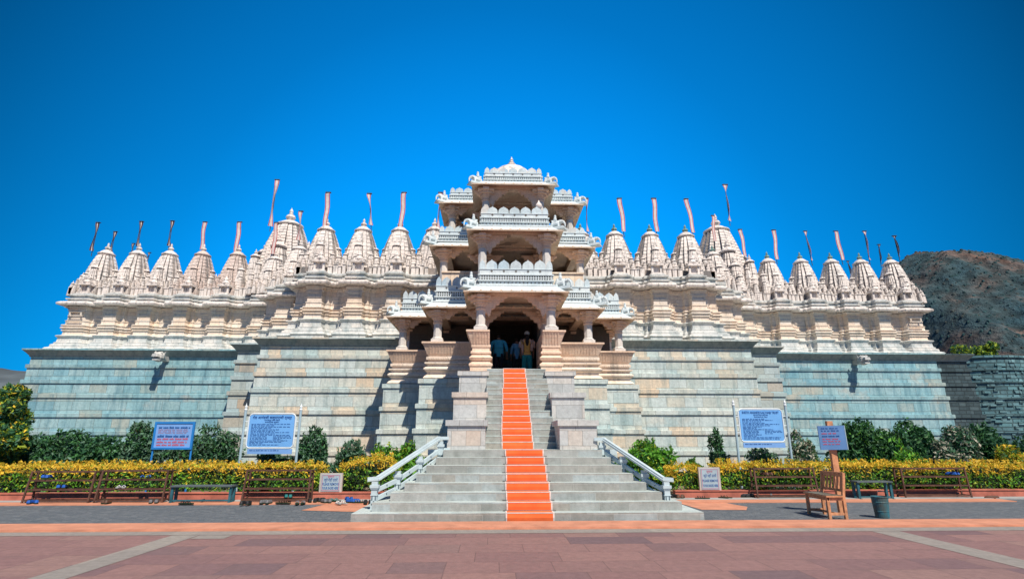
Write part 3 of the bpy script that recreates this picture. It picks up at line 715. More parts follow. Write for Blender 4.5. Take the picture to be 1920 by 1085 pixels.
def parapet(hw, y0, z0, z1, nm, yb=YB, x_in=None):
    """three-sided parapet, piercings painted dark, with a row of pointed merlons"""
    H = z1-z0; zb = z0+H*.20; zc = z0+H*.40; zd = z0+H*.62
    path = [(-hw, yb), (-hw, y0), (hw, y0), (hw, yb)]
    mb = MB()
    mb.sweep(path, [(.10,z0-.04),(.10,z0+.02),(.05,z0+.03),(.0,z0+.05),(.0,zb-.03),(.06,zb-.02),(.06,zb+.01),(-.03,zb+.02),(-.03,zc-.02),(.055,zc-.01),(.055,zc+.02),(.0,zc+.03),(.0,zd-.02),(.025,zd-.01),(.025,zd+.01),(0,zd+.015),(-.09,zd+.015),(-.09,z0)])
    for q in range(3): mb.mi[q*17+7] = 1  # recess face coloured dark for the shade seen through the piercing
    # grid of little posts in the recessed band
    ribs(mb, path, zb+.015, zc-.015, -.0, -.0, .085, .034, .05)
    mb.sweep(path, [(-.0, (zb+zc)/2-.012), (.012, (zb+zc)/2-.012), (.012, (zb+zc)/2+.012), (0, (zb+zc)/2+.012)])
    # dark crosses and dots laid on, painting the shade of cut holes
    mb.cur = 1
    for (xa, ya), (xb, yb2) in zip(path, path[1:]):
        d = Vector((xb-xa, yb2-ya)); L = d.length; d.normalize(); n = Vector((d.y, -d.x))
        for (step, zz, r, fl) in ((.37, (zc+zd)/2+.03, .035, 1), (.125, (z0+zb)/2+.01, .024, 0)):
            k = max(1, int(L/step))
            for i in range(k + (0 if fl else 0)):
                q = (i+ (1.0 if fl else .5))/(k)*L
                if q > L-.05: continue
                c = Vector((xa, ya))+d*q
                for a, b in ((r*2.3, r*.8), (r*.8, r*2.3)):
                    e = n*.006
                    k0 = mb.addv([(c.x-d.x*a/2+e.x, c.y-d.y*a/2+e.y, zz-b/2), (c.x+d.x*a/2+e.x, c.y+d.y*a/2+e.y, zz-b/2), (c.x+d.x*a/2+e.x, c.y+d.y*a/2+e.y, zz+b/2), (c.x-d.x*a/2+e.x, c.y-d.y*a/2+e.y, zz+b/2)])
                    if a < b:
                        for q2 in range(4): mb.v[k0+q2] = (mb.v[k0+q2][0]+n.x*.002, mb.v[k0+q2][1]+n.y*.002, mb.v[k0+q2][2])
                    mb.face([k0, k0+1, k0+2, k0+3])
    o = mb.build('parapet', ['parapet', 'inner'], V); o['label'] = nm
    # merlons
    h = z1-zd-.01; nf = max(3, round(2*hw/.385)); w = 2*hw/nf
    for i in range(nf+1):
        m = merlon(0, 0, 0, 0); m.parent = o; sc_ = .55 if i in (0, nf) else 1.0
        x = -hw+i*w + (.09*1 if i == 0 else -.09 if i == nf else 0)
        m.location = Vector((x, y0+.045, zd+.01)) - worldloc(o); m.scale = (w*.93*sc_, .07, h*random.uniform(.95, 1.03))
    ns = int(min(yb-y0, 2.6)/.385)
    for s in (-1, 1):
        for i in range(ns):
            m = merlon(0, 0, 0, math.pi/2); m.parent = o; m.location = Vector((s*(hw-.045), y0+.30+i*.385, zd+.01)) - worldloc(o); m.scale = (.36, .07, h)
    return o
def eave(hw, y0, ze, nm, over=.55, yb=YB, rise=.30, mat='eave'):
    path = [(-hw, yb), (-hw, y0), (hw, y0), (hw, yb)]
    mb = MB()
    mb.sweep(path, [(-.02, ze+rise-.06), (over-.03, ze-.0), (over, ze-.015), (over+.01, ze+.035), (over-.05, ze+.05)])
    mb.cur = 1
    mb.sweep(path, [(over-.05, ze+.05), (over-.12, ze+.075), (.12, ze+rise+.04), (-.2, ze+rise+.06), (-.25, ze+rise+.06)])
    mb.cur = 0
    for (xa, ya), (xb, yb2) in zip(path, path[1:]):        # small drip knobs on the edge
        d = Vector((xb-xa, yb2-ya)); L = d.length; d.normalize(); n = Vector((d.y, -d.x)); k = int(L/.33)
        for i in range(k+1):
            c = Vector((xa, ya)) + d*(i*L/max(1, k)) + n*(over-.03); mb.cbox((c.x, c.y, ze+.055), (.07, .07, .035))
    o = mb.build('eave', [mat, 'parapet'], V); o['label'] = nm
    # beam and ceiling carried by the columns
    mb = MB(); zb = ze+rise-.30
    mb.sweep(path, [(-.20, zb), (.10, zb), (.10, zb+.08), (.06, zb+.09), (.06, zb+.17), (.12, zb+.19), (.12, zb+.245)])
    mb.sweep(path, [(-.20, zb+.24), (-.20, zb)][::1])
    k = mb.addv([(-hw, y0, zb+.25), (hw, y0, zb+.25), (hw, yb, zb+.25), (-hw, yb, zb+.25)]); mb.face([k, k+3, k+2, k+1])
    mb.build('beam', 'peach', V)
    return zb
blocks = [   # storey, half width, front, eave z, parapet half width, parapet front, z0, z1, floor z
    ('lowest', 'middle', 1.16, 17.75, 6.17, 1.22, 17.66, 6.50, 7.42, 4.99),
    ('lowest', 'inner side', 2.80, 20.12, 6.18, 2.90, 20.0, 6.50, 7.50, 4.99),
    ('lowest', 'outer side', 4.40, 22.12, 6.24, 4.45, 22.0, 6.56, 7.47, 4.99),
    ('second', 'middle', 1.16, 18.85, 8.72, 1.22, 18.75, 9.05, 9.84, 6.9),
    ('second', 'side', 2.75, 21.15, 8.92, 2.95, 21.0, 9.25, 9.95, 6.9),
    ('top', 'middle', 1.08, 20.25, 11.18, 1.14, 20.2, 11.48, 12.18, 9.35),
    ('top', 'side', 2.58, 22.5, 11.36, 2.68, 22.4, 11.66, 12.32, 9.35)]
for st, pos_, hw, y0, ze, phw, py0, z0, z1, zf in blocks:
    zb = eave(hw, y0, ze, 'sloping stone eave over the %s bay of the %s storey' % (pos_, st), over=.56 if hw < 4 else .6)
    parapet(phw, py0, z0, z1, 'parapet with pointed merlons above the %s bay of the %s storey' % (pos_, st))
    rs = MB(); rs.box(-phw+.1, phw-.1, py0+.1, YB, ze+.28, ze+.42); rs.build('roof_slab', 'parapet', V)
    r = .15 if hw < 4 else .15
    for s in (-1, 1):
        column(s*hw, y0+.02, zf, zb+.01, r)
        if hw < 1.5:
            bracket(s*(hw-.08), y0+.02, zb, -s)
            column(s*hw, y0+2.3, zf, zb+.01, r); bracket(s*(hw-.08), y0+2.3, zb, -s, .72, .6)
            bracket(s*(hw+.05), y0+2.3, zb, s, .6, .5)
        else:
            bracket(s*(hw-.1), y0+.02, zb, -s, .62, .40)
            column(s*hw, YB-.5, zf, zb+.01, r)
# floors of the upper storeys and dim back walls with doorways
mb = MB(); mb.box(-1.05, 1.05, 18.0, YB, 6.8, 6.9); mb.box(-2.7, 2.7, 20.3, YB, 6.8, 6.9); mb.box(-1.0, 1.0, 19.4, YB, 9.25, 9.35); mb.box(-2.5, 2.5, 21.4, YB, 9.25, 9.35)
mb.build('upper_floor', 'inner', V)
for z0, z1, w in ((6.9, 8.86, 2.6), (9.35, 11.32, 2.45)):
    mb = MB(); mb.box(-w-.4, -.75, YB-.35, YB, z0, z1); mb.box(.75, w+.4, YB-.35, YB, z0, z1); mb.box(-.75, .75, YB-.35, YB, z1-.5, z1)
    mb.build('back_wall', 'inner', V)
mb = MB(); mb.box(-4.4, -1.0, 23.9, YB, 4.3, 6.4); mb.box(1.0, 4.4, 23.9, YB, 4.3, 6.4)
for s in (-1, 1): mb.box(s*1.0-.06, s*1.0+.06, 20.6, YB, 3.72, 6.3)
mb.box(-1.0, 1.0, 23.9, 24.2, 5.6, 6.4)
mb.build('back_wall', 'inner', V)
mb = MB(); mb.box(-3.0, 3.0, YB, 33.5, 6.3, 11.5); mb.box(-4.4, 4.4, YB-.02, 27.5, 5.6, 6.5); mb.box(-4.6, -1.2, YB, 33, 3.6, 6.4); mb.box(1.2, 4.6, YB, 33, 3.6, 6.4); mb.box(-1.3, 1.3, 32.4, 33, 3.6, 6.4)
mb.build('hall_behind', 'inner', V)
# raised solid backs seen behind the lowest side parapets
for s, lb in ((-1, 'left'), (1, 'right')):
    mb = MB(); a, b = sorted((s*1.15, s*2.72)); mb.box(a, b, 20.3, 21.2, 6.5, 7.72); mb.box(a-.03, b+.03, 20.25, 21.25, 7.72, 7.78)
    mb.build('balcony_back_rail', 'eave', V)
# dome with its finial
dm = MB().lathe([(1.10,-.1),(1.10,.1),(1.04,.14),(1.05,.2),(1.0,.36),(.90,.58),(.74,.78),(.60,.90),(.44,.95),(.30,.985),(.26,1.0)], 40, (0,22.0,12.05), 0).build('dome', 'marble', V, smooth=True)
fn = MB().lathe([(a, b*.72) for a, b in [(.30,-.02),(.26,.05),(.16,.08),(.12,.16),(.18,.22),(.19,.30),(.12,.38),(.06,.42),(.11,.46),(.06,.52),(.05,.58),(.08,.61),(.04,.68),(.02,.80),(.001,.84)]], 12, (0,22.0,13.03))
fn.build('finial', 'marble', dm)
MB().lathe([(.05,0),(.06,.12),(.04,.16),(.10,.20),(.13,.27),(.11,.35),(.04,.43),(.02,.50),(.001,.52)], 10, (P(1010,392,18.9).x, 18.85, 9.62)).build('kalasha_ornament', 'marble', V, smooth=True)
thing_root = V

# ------------------------------------------------------------------ stone elephants lying on the eave corners
def make_elephant():
    v = [(0,-.02,.27),(0,.12,.28),(0,-.14,.29),(0,-.26,.36),(0,-.36,.33),(0,-.41,.24),(0,-.43,.14),(0,-.42,.05),
         (.09,-.15,.2),(.1,-.17,.02),(-.09,-.15,.2),(-.1,-.17,.02),(.09,.13,.18),(.1,.15,.02),(-.09,.13,.18),(-.1,.15,.02),(0,.21,.26),(0,.25,.1),
         (.07,-.27,.33),(.12,-.23,.28),(-.07,-.27,.33),(-.12,-.23,.28)]
    e = [(0,1),(0,2),(2,3),(3,4),(4,5),(5,6),(6,7),(2,8),(8,9),(2,10),(10,11),(1,12),(12,13),(1,14),(14,15),(1,16),(16,17),(3,18),(18,19),(3,20),(20,21)]
    r = [.125,.115,.11,.095,.065,.042,.033,.028,.05,.045,.05,.045,.055,.045,.055,.045,.06,.02,.035,.03,.035,.03]
    o = skinned(v, e, r, 'elephant_body', 'parapet', None, 0, 2)
    return o
eb = make_elephant()
def elephant(x, y, z, rz, label, s=1.0):
    global eb
    t = thing('elephant_statue', (x, y, z), label, 'statue', 'carved stone elephants on the eave corners', rz); t.scale = (s, s, s)
    mb = MB(); mb.box(-.19,.19,-.40,.30,-.05,.03); mb.box(-.22,.22,-.44,.34,-.09,-.05); mb.build('plinth', 'parapet', t, local=True)
    if eb.parent is None: b = eb
    else: b = eb.copy(); COL.objects.link(b)
    b.parent = t; b.location = (0, 0, -.05)
    mb = MB(); mb.box(-.12,.12,-.08,.16,.31,.36); mb.lathe([(.05,0),(.075,.08),(.05,.16),(.055,.2),(.05,.25),(.001,.29)], 8, (0,.02,.35)); mb.build('rider', 'parapet', t, local=True)
    return t
for st, pos_, hw, y0, ze, phw, py0, z0, z1, zf in blocks:
    for s in (-1, 1):
        zz = ze + .30
        elephant(s*(phw+.30), py0+.12, zz, R(62)*s, 'small carved stone elephant on the %s eave corner of the %s %s bay' % ('left' if s < 0 else 'right', st, pos_), (.86 if hw < 4 else .8))

# ------------------------------------------------------------------ staircase
S = thing('stone_staircase', (0, 11.6, 0), 'broad pyramid of grey stone steps leading up between stepped piers to the entrance', 'staircase')
RIS = .1655
HW = [3.50, 3.17, 2.86, 2.62, 2.42, 2.24, 2.06, 1.92]
for i in range(8):
    y = 11.64 + .31*i; mb = MB(); hw = HW[i]; z = RIS*(i+1)
    k = len(mb.mi); mb.box(-hw, hw, y, 18.5-.01*i, z-RIS-.002*(i > 0), z); mb.mi[k+1] = 1
    # steps are dished slightly by wear: split long blocks with fine joints standing proud
    mb.build('step', ['riser', 'step'], S)
ZL = RIS*8; NU = 14; RU = (3.72-ZL)/NU; YU = 14.75; TU = (17.72-YU)/NU
for i in range(NU):
    y = YU + TU*i; mb = MB(); z = ZL+RU*(i+1)
    k = len(mb.mi); mb.box(-.93, .93, y, 18.2, z-RU, z); mb.box(-.93, .93, y-.006, y, z-.03, z-.001); mb.mi[k+1] = 1; mb.mi[k+6:] = [1]*6
    mb.build('step', ['riser', 'step'], S)
for s in (-1, 1):
    for y, z, x1 in ((13.95, 2.03, 1.85), (15.65, 2.84, 1.84), (17.05, 3.60, 1.78)):
        mb = MB(); a, b = sorted((s*.92, s*x1)); zb = ZL
        mb.box(a, b, y+.05, 20.3, zb-.2, z-.14); mb.box(a-.05, b+.05, y, 20.3, z-.14, z-.002)
        o = mb.build('side_pier', 'pier', S)
        if s > 0: pass
# small blocks linking the landing to the railings
for s in (-1, 1):
    mb = MB(); a, b = sorted((s*1.92, s*2.3)); mb.box(a, b, 13.9, 14.1, 1.2, 1.33); mb.build('landing_block', 'rail', S)

# carpets
def carpet(x0a, x1a, x0b, x1b, y0, z0, n, ris, tr, label, name='orange_carpet'):
    t = thing(name, ((x0a+x1a)/2, y0, z0), label, 'carpet', 'orange carpets laid up the steps')
    face, edge, rods = MB(), MB(), MB()
    for i in range(n):
        f = i/max(1, n-1); xa = x0a+(x0b-x0a)*f + random.uniform(-.014,.014); xb = x1a+(x1b-x1a)*f + random.uniform(-.014,.014)
        y = y0+tr*i; z = z0+ris*i; e = .012
        sag = random.uniform(.0,.006)
        for mb, (p, q) in ((face, (xa+.03, xb-.03)), (edge, (xa, xa+.03)), (edge, (xb-.03, xb))):
            pr = [(y-e-.004, z+.002), (y-e-.010-sag, z+ris*.5), (y-e-.004, z+ris+.004), (y-e+.008, z+ris+.012), (y+tr*.5, z+ris+.010), (y+tr-e, z+ris+.010)]
            k = mb.addv([(xx, yy, zz) for yy, zz in pr for xx in (p, q)])
            for j in range(len(pr)-1): mb.face([k+2*j, k+2*j+1, k+2*j+3, k+2*j+2])
        # pale binding seam along the nosing
        edge.box(xa+.02, xb-.02, y-e-.012, y-e+.004, z+ris-.004, z+ris+.014)
        if n < 10: rods.tube([(xa-.07, y-.022, z+.012), (xb+.07, y-.022, z+.012)], .010, 6)
        elif i % 1 == 0 and i > 0: rods.tube([(xa-.03, y-.02, z+.008), (xb+.03, y-.02, z+.008)], .005, 5)
    face.build('carpet_cloth', 'carpet', t); edge.build('binding', 'cedge', t); rods.build('carpet_rod', 'rod', t)
carpet(-.46, .50, -.43, .50, 11.64, 0.0, 8, RIS, .31, 'wide orange carpet on the lower flight of grey steps')
carpet(-.52, .33, -.43, .30, YU, ZL, 14, RU, TU, 'narrow orange carpet on the upper flight between the piers')

# white painted railings
def railing(s, label):
    t = thing('stair_railing', (s*3.2, 12.3, .33), label, 'railing', 'white carved stair railings')
    if s < 0: pz = [(704,895),(747,876),(788,849),(827,821)]
    else: pz = [(1248,896),(1207,875),(1167,849),(1128,823)]
    hs = .60; pts = []
    for (px, py), yy in zip(pz, (12.3, 12.87, 13.43, 14.0)):
        q = P(px, py, yy); pts.append((s*q.x, yy, q.z-hs-.05))
    tops = []
    for i, (x, y, z) in enumerate(pts):
        mb = MB(); X = s*x; w = .06
        mb.box(X-w-.02, X+w+.02, y-w-.02, y+w+.02, z-.3, z+.04); mb.box(X-w, X+w, y-w, y+w, z+.04, z+hs-.18)
        mb.box(X-w-.012, X+w+.012, y-w-.012, y+w+.012, z+hs-.30, z+hs-.28)
        mb.box(X-w-.015, X+w+.015, y-w-.015, y+w+.015, z+hs-.18, z+hs-.15); mb.box(X-w-.03, X+w+.03, y-w-.03, y+w+.03, z+hs-.15, z+hs-.09); mb.box(X-w, X+w, y-w, y+w, z+hs-.09, z+hs-.02)
        p = mb.build('post', 'rail', t)
        cb = MB()
        for q in (-1, 1):
            for zz in (.12, .21, .27): cb.box(X+q*.035-.012, X+q*.035+.012, y-w-.006, y-w+.01, z+zz, z+zz+(.05 if zz == .21 else .03))
        cb.box(X-.01, X+.01, y-w-.006, y-w+.01, z+.165, z+.20)
        cb.build('carved_panel', 'raildark', p)
        tops.append(Vector((X, y, z+hs)))
    k = [tops[0]+Vector((s*.14, -.02, -.0)), tops[0]+Vector((-s*.04, .02, .015)), tops[3]+Vector((s*.05, -.03, .03)), tops[3]+Vector((-s*.16, .02, .03))]
    mb = MB()
    for a, b in zip(k, k[1:]):
        d = (b-a).normalized()*.02
        mb.bar(a-d, b+d, .13, .04); mb.bar(a-d+Vector((0,0,.04)), b+d+Vector((0,0,.04)), .085, .04)
    mb.build('handrail', 'rail', t)
    for a, b in zip(tops, tops[1:]):
        for dz in (.21, .38):
            m2 = MB(); m2.bar(a-Vector((0,0,dz)), b-Vector((0,0,dz)), .06, .085); r = m2.build('rail', 'rail', t)
            mid = (a+b)/2-Vector((0,-.0,dz)); m3 = MB(); m3.bar(mid+Vector((-.025,-.035,-.012)), mid+Vector((.025,-.035,.012)), .02, .022); m3.build('carved_dot', 'raildark', r)
    m2 = MB(); m2.bar(tops[3]-Vector((0,0,.22)), tops[3]-Vector((s*.22,0,.22)), .06, .085); m2.build('rail', 'rail', t)
railing(-1, 'white stone railing down the left side of the lower steps'); railing(1, 'white stone railing down the right side of the lower steps')

# ------------------------------------------------------------------ flags on the spires
def flag(tp, bt, d, style, label, w=.24):
    b = P(bt[0], bt[1], d+.15); a = P(tp[0], tp[1], d+.35)
    t = thing('spire_flag', b, label, 'flag', 'long streamer flags standing on the spires')
    b = b + Vector((0,0,-.35)); 
    pole = MB().tube([b, a], .022, 6).build('pole', 'poledark', t)
    MB().box(a.x-w*.54, a.x+w*.54, a.y-.10, a.y+.05, a.z-.0, a.z+.03).build('top_bracket', 'poledark', t)
    n = 14; L = a-(b+Vector((0,0,.35))); c0 = MB(); sgn = 1
    tw = {'flat': .12, 'twist': 1.6, 'dark': 1.9}[style]; ph = random.uniform(0, 6)
    cols = 5
    for i in range(n+1):
        f = i/n; c = a - L*f*1.0 + Vector((0,-.05,-.02))
        ang = tw*math.sin(f*2.6+.2)*(1 if f > .1 else f*10) if style != 'flat' else .15*math.sin(f*5+ph)
        ww = w*(1-.20*f if style == 'flat' else (1-.45*math.sin(f*math.pi)))
        wave = .03*math.sin(f*7+ph)
        for j in range(cols+1):
            q = (j/cols-.5)*ww
            c0.v.append((c.x+q*math.cos(ang)+wave, c.y+q*math.sin(ang)-.02, c.z))
    for i in range(n):
        for j in range(cols):
            c0.f.append((i*(cols+1)+j, (i+1)*(cols+1)+j, (i+1)*(cols+1)+j+1, i*(cols+1)+j+1))
            c0.mi.append(0 if j in (0, cols-1) else 1 if style != 'dark' else (1 if j == 2 else 2))
    m = c0.build('cloth', ['flagred' if style != 'dark' else 'flagdark', 'flagwhite', 'flagdark'], t)
    sm = m.modifiers.new('thickness', 'SOLIDIFY'); sm.thickness = .008
FL = [((185,418),(173,470),33,'dark','outermost dark streamer at the left end of the roof',.24), ((217,435),(208,472),37,'dark','short dark streamer second from the left end',.24),
      ((251,457),(247,476),42,'dark','tiny dark streamer low behind the left wing spires',.22), ((266,416),(259,462),33,'dark','dark twisted streamer on the second spire from the left',.24), ((281,474),(277,486),42,'dark','tiny dark streamer between the second and third left spires',.2),
      ((324,415),(317,461),32.5,'dark','dark twisted streamer on the third spire from the left',.24), ((385,417),(379,468),32.5,'flat','pink and white streamer on the fourth spire from the left',.26),
      ((450,417),(443,474),32.5,'flat','broad pink streamer on the fifth spire from the left',.28), ((520,338),(507,424),33,'twist','tallest streamer on the left, beside the tall corner spire',.30),
      ((519,418),(513,476),31.3,'flat','faded pink streamer in front of the tall left spire',.24), ((565,397),(561,450),29.6,'twist','thin twisted streamer just right of the tall left spire',.24),
      ((616,362),(610,427),27.6,'flat','broad pink streamer on the spire right of the tall left spire',.26), ((693,364),(697,422),27.6,'twist','black and pink twisted streamer over the left centre spires',.24),
      ((758,362),(752,426),27.6,'flat','broad pink streamer on the spire nearest the porch on the left',.27), ((826,362),(821,428),27.6,'twist','red streamer touching the left side of the porch',.24),
      ((1099,373),(1101,434),27.6,'twist','dark twisted streamer touching the right side of the porch',.22), ((1161,373),(1170,434),27.6,'flat','broad pink streamer on the spire nearest the porch on the right',.26),
      ((1225,373),(1231,434),27.6,'flat','pink streamer two spires right of the porch',.26), ((1286,374),(1300,436),27.6,'flat','leaning pink streamer left of the tall right spire',.24),
      ((1359,347),(1368,414),33,'twist','tallest streamer on the right, on the tall corner spire',.34), ((1336,405),(1339,452),31,'flat','thin faded streamer in front of the tall right spire',.2),
      ((1387,431),(1397,480),30,'flat','short pink streamer right of the tall right spire',.22), ((1450,432),(1456,486),32.5,'flat','pink streamer on the first spire of the right wing',.26),
      ((1509,434),(1522,488),32.5,'twist','dark edged streamer on the second spire of the right wing',.22), ((1566,434),(1579,487),32.5,'flat','pink streamer on the third spire of the right wing',.26),
      ((1620,434),(1630,487),32.5,'twist','twisted streamer on the fourth spire of the right wing',.24), ((1647,459),(1651,492),36.3,'dark','short dark streamer behind the last right spires',.2),
      ((1676,443),(1686,481),32.5,'dark','outermost dark streamer at the right end of the roof',.26), ((1589,490),(1596,516),36.8,'dark','small dark streamer low behind the right wing spires',.18)]
for f in FL: flag(*f)
# ------------------------------------------------------------------ planting
def leaves(mb, pts, size, pick, flat=.0):
    for p in pts:
        u = Vector((random.gauss(0,1), random.gauss(0,1), random.gauss(0,1))).normalized()
        w = u.cross(Vector((random.gauss(0,1), random.gauss(0,1), random.gauss(0,1)))).normalized()
        if flat: u.z *= (1-flat); w.z *= (1-flat); u.normalize(); w.normalize()
        s = size*random.uniform(.6, 1.35); n = u.cross(w)
        k = mb.addv([p-u*s, p+w*s*.42+n*s*.12, p+u*s, p-w*s*.42+n*s*.12])
        mb.cur = pick(p); mb.face([k, k+1, k+2, k+3])
def blob_pts(c, r, n, shell=.45):
    out = []
    for _ in range(n):
        d = Vector((random.gauss(0,1), random.gauss(0,1), random.gauss(0,1))).normalized()
        q = random.uniform(shell, 1.0)**.6 * random.uniform(.88, 1.1)
        out.append(Vector((c[0]+d.x*r[0]*q, c[1]+d.y*r[1]*q, c[2]+d.z*r[2]*q)))
    return out
def shrub(name, px0, px1, ytop, ybot, d, mats, w, label, cat='shrub', dens=1.0, size=.07, lumps=9, upright=0.0, group=None, seed=0, thick=.6, core=True):
    """a bush standing on the bed; px give its bearing as surveyed, d its distance"""
    random.seed(seed+int(px0))
    e_ = (px1-px0)*.06; a = P(px0-e_, ybot, d); b = P(px1+e_, ybot, d); top = P((px0+px1)/2, ytop, d).z*(1.0 if 'leafb' == mats[0] else 1.07)
    cx = (a.x+b.x)/2; W = (b.x-a.x)/2; H = top
    t = thing(name, (cx, d, 0), label, cat, group)
    fol = MB(); st = MB(); cum = []
    for i in range(lumps):
        f = random.uniform(-1, 1); hz = H*random.uniform(.35, .80)*(1-.25*abs(f))
        r = (W*random.uniform(.28,.46), thick*random.uniform(.4,.8), H*random.uniform(.16,.28))
        hz = min(hz, H-r[2])
        cum.append(((f*(W-r[0]*.8), random.uniform(-.3,.3)*thick, hz), r))
    cum += [((f*W*.7, -.1, H*.28), (W*.38, thick*.7, H*.28)) for f in (-1, -.33, .33, 1)]
    def pick(p):
        r = random.random(); acc = 0
        for i, ww in enumerate(w):
            acc += ww
            if r < acc: return i
        return 0
    for c, r in cum:
        area = (r[0]*r[1]+r[1]*r[2]+r[0]*r[2])*4.2
        n = int(area/(size*size)*1.15*dens)
        shade = random.random()
        leaves(fol, blob_pts(c, r, n), size, (lambda p, s=shade: pick(p) if random.random() < .75 else int(s*len(w)*.99)))
        st.tube([(c[0]*.15, c[1]*.2, 0), (c[0]*.6, c[1]*.5, c[2]*.5), (c[0], c[1], c[2])], [.03,.018,.006], 5)
        # loose shoots breaking the outline
        for _ in range(int(3+upright*8)):
            x = c[0]+random.uniform(-1,1)*r[0]*.8; y = c[1]-random.uniform(0,1)*r[1]*.5; z = c[2]+r[2]*.5; L = random.uniform(.1,.30)*(1+upright*.6)*min(1.2,H)*.6
            dx = random.uniform(-.25,.25)*L
            st.tube([c,(x,y,z),(x+dx,y,z+L)], [.006,.006,.003], 4)
            leaves(fol, [Vector((x+dx*q+random.uniform(-.03,.03), y+random.uniform(-.03,.03), z+L*q)) for q in [i/9 for i in range(10)]], size*.8, pick)
    fol.build('foliage', mats, t, local=True); st.build('stem', 'trunk', t, local=True)
    return t
G1 = 'shrubs against the platform wall'
shrub('green_bush', 20, 215, 797, 868, 18.6, ['leafd','leafm','leafg'], (.5,.35,.15), 'large dark green bush at the far left in front of the stained wall', seed=1, lumps=16, size=.085, group=G1)
shrub('sparse_bush', 218, 300, 778, 866, 18.8, ['leafg','leafd','leafm'], (.5,.3,.2), 'loose grey green bush left of the blue framed board', dens=.7, seed=2, upright=.8, group=G1)
shrub('sparse_bush', 295, 440, 782, 868, 19.0, ['leafg','leafd','leafm'], (.45,.35,.2), 'thin straggly bush behind the blue framed board', dens=.65, seed=3, lumps=12, upright=.9, group=G1)
shrub('low_bush', 455, 555, 842, 872, 18.4, ['leafm','leafg','leafd'], (.4,.4,.2), 'low green bush under the left pale blue notice board', dens=1.0, seed=4, group=G1)
shrub('green_bush', 562, 612, 800, 872, 18.4, ['leafg','leafd','leafm'], (.45,.35,.2), 'tall narrow grey green bush right of the left notice board', dens=.7, seed=5, lumps=11, group=G1, upright=.3)
shrub('sparse_bush', 615, 692, 828, 872, 18.4, ['leafg','leafm','leafd'], (.5,.25,.25), 'thin grey green bush in the shade left of the porch', dens=.8, seed=6, lumps=8, upright=.4, group=G1)
shrub('bright_bush', 698, 800, 818, 872, 17.6, ['leafb','leafyg','leafm'], (.6,.1,.3), 'bright green bush behind the left stair railing', dens=1.0, seed=7, lumps=10, upright=.5, group=G1)
shrub('bright_bush', 1150, 1258, 816, 872, 17.6, ['leafb','leafyg','leafm'], (.6,.1,.3), 'bright green bush behind the right stair railing', dens=1.0, seed=8, lumps=12, upright=.5, group=G1)
shrub('round_bush', 1284, 1324, 845, 874, 17.6, ['leafb','leafm','leafyg'], (.6,.32,.08), 'small round bright green bush right of the steps', dens=1.1, seed=9, lumps=6, group=G1)
shrub('climbing_shrub', 1332, 1358, 795, 872, 18.6, ['leafg','leafm','leafd'], (.4,.4,.2), 'tall thin climbing shrub on the wall beside the right notice board', dens=.7, seed=10, lumps=7, upright=.5, group=G1, thick=.3)
shrub('sparse_bush', 1320, 1372, 846, 874, 18.3, ['leafg','leafd'], (.6,.4), 'low grey green bush at the foot of the thin climbing shrub', dens=.5, seed=11, lumps=6, group=G1)
shrub('low_bush', 1378, 1478, 840, 874, 18.4, ['leafg','leafm','leafw'], (.5,.3,.2), 'low grey green bush under the right notice board', dens=.9, seed=12, lumps=9, group=G1, upright=.4)
shrub('pale_bush', 1478, 1532, 806, 874, 18.4, ['leafg','leafw','leafm'], (.4,.3,.3), 'pale dusty bush between the right notice board and the small blue sign', dens=.7, seed=13, lumps=8, group=G1)
shrub('green_bush', 1560, 1690, 782, 874, 18.6, ['leafd','leafm','leafb'], (.45,.45,.1), 'big dense green bush behind the wooden bench', seed=14, lumps=16, size=.08, group=G1)
shrub('green_bush', 1675, 1762, 786, 874, 18.7, ['leafd','leafm'], (.6,.4), 'dark green bush right of the dense bush behind the bin', seed=15, lumps=10, size=.08, group=G1)
shrub('flowering_bush', 1745, 1828, 786, 874, 18.5, ['leafd','leafw','leafg'], (.45,.3,.25), 'bush speckled with pale flowers below the round bastion', seed=16, lumps=10, group=G1)
shrub('green_bush', 1812, 1935, 790, 874, 18.8, ['leafd','leafm'], (.65,.35), 'dark green bush at the far right edge', seed=17, lumps=12, size=.085, group=G1)
shrub('low_bush', 1672, 1742, 838, 874, 17.4, ['leafb','leafyg','leafm'], (.45,.15,.4), 'low light green bush just behind the right hedge', dens=.8, seed=18, lumps=7, group=G1)
shrub('yellow_bush', 1885, 1935, 824, 874, 17.2, ['leafy','leafyg','leafm'], (.45,.3,.25), 'yellow leaved bush at the right edge behind the hedge', seed=19, lumps=7, group=G1)

def tree(px, d, top, r, h0, mats, w, label, seed, n=9000, size=.10, spread=1.0):
    random.seed(seed); b = P(px, 850, d); t = thing('garden_tree' if d < 40 else 'distant_tree', (b.x, d, 0), label, 'tree')
    tr = MB(); fo = MB()
    tr.tube([(0,0,0),(.08,0,h0*.6),(.02,.05,h0),(0,0,top*.75)], [.14*r,.11*r,.09*r,.03*r], 9)
    tr.build('trunk', 'trunk', t, local=True)
    lm = MB(); L = []
    for i in range(16):
        a = random.uniform(0, 6.28); q = random.uniform(.2,.95); z = h0+(top-h0)*random.uniform(.1,.88)
        rr = r*spread*(1-.45*abs((z-h0)/(top-h0)-.35))
        c = (math.cos(a)*q*rr*.75, math.sin(a)*q*rr*.75, z); L.append(c)
        lm.tube([(0,0,h0*.8), (c[0]*.5, c[1]*.5, (h0+z)/2), c], [.05*r,.03*r,.008], 5)
    lm.build('limb', 'trunk', t, local=True)
    def pick(p):
        q = random.random(); acc = 0
        for i, ww in enumerate(w):
            acc += ww
            if q < acc: return i
        return 0
    for c in L:
        rr = r*random.uniform(.28,.45); leaves(fo, blob_pts(c, (rr, rr, rr*.8), int(n/16)), size, pick)
    fo.build('crown', mats, t, local=True)
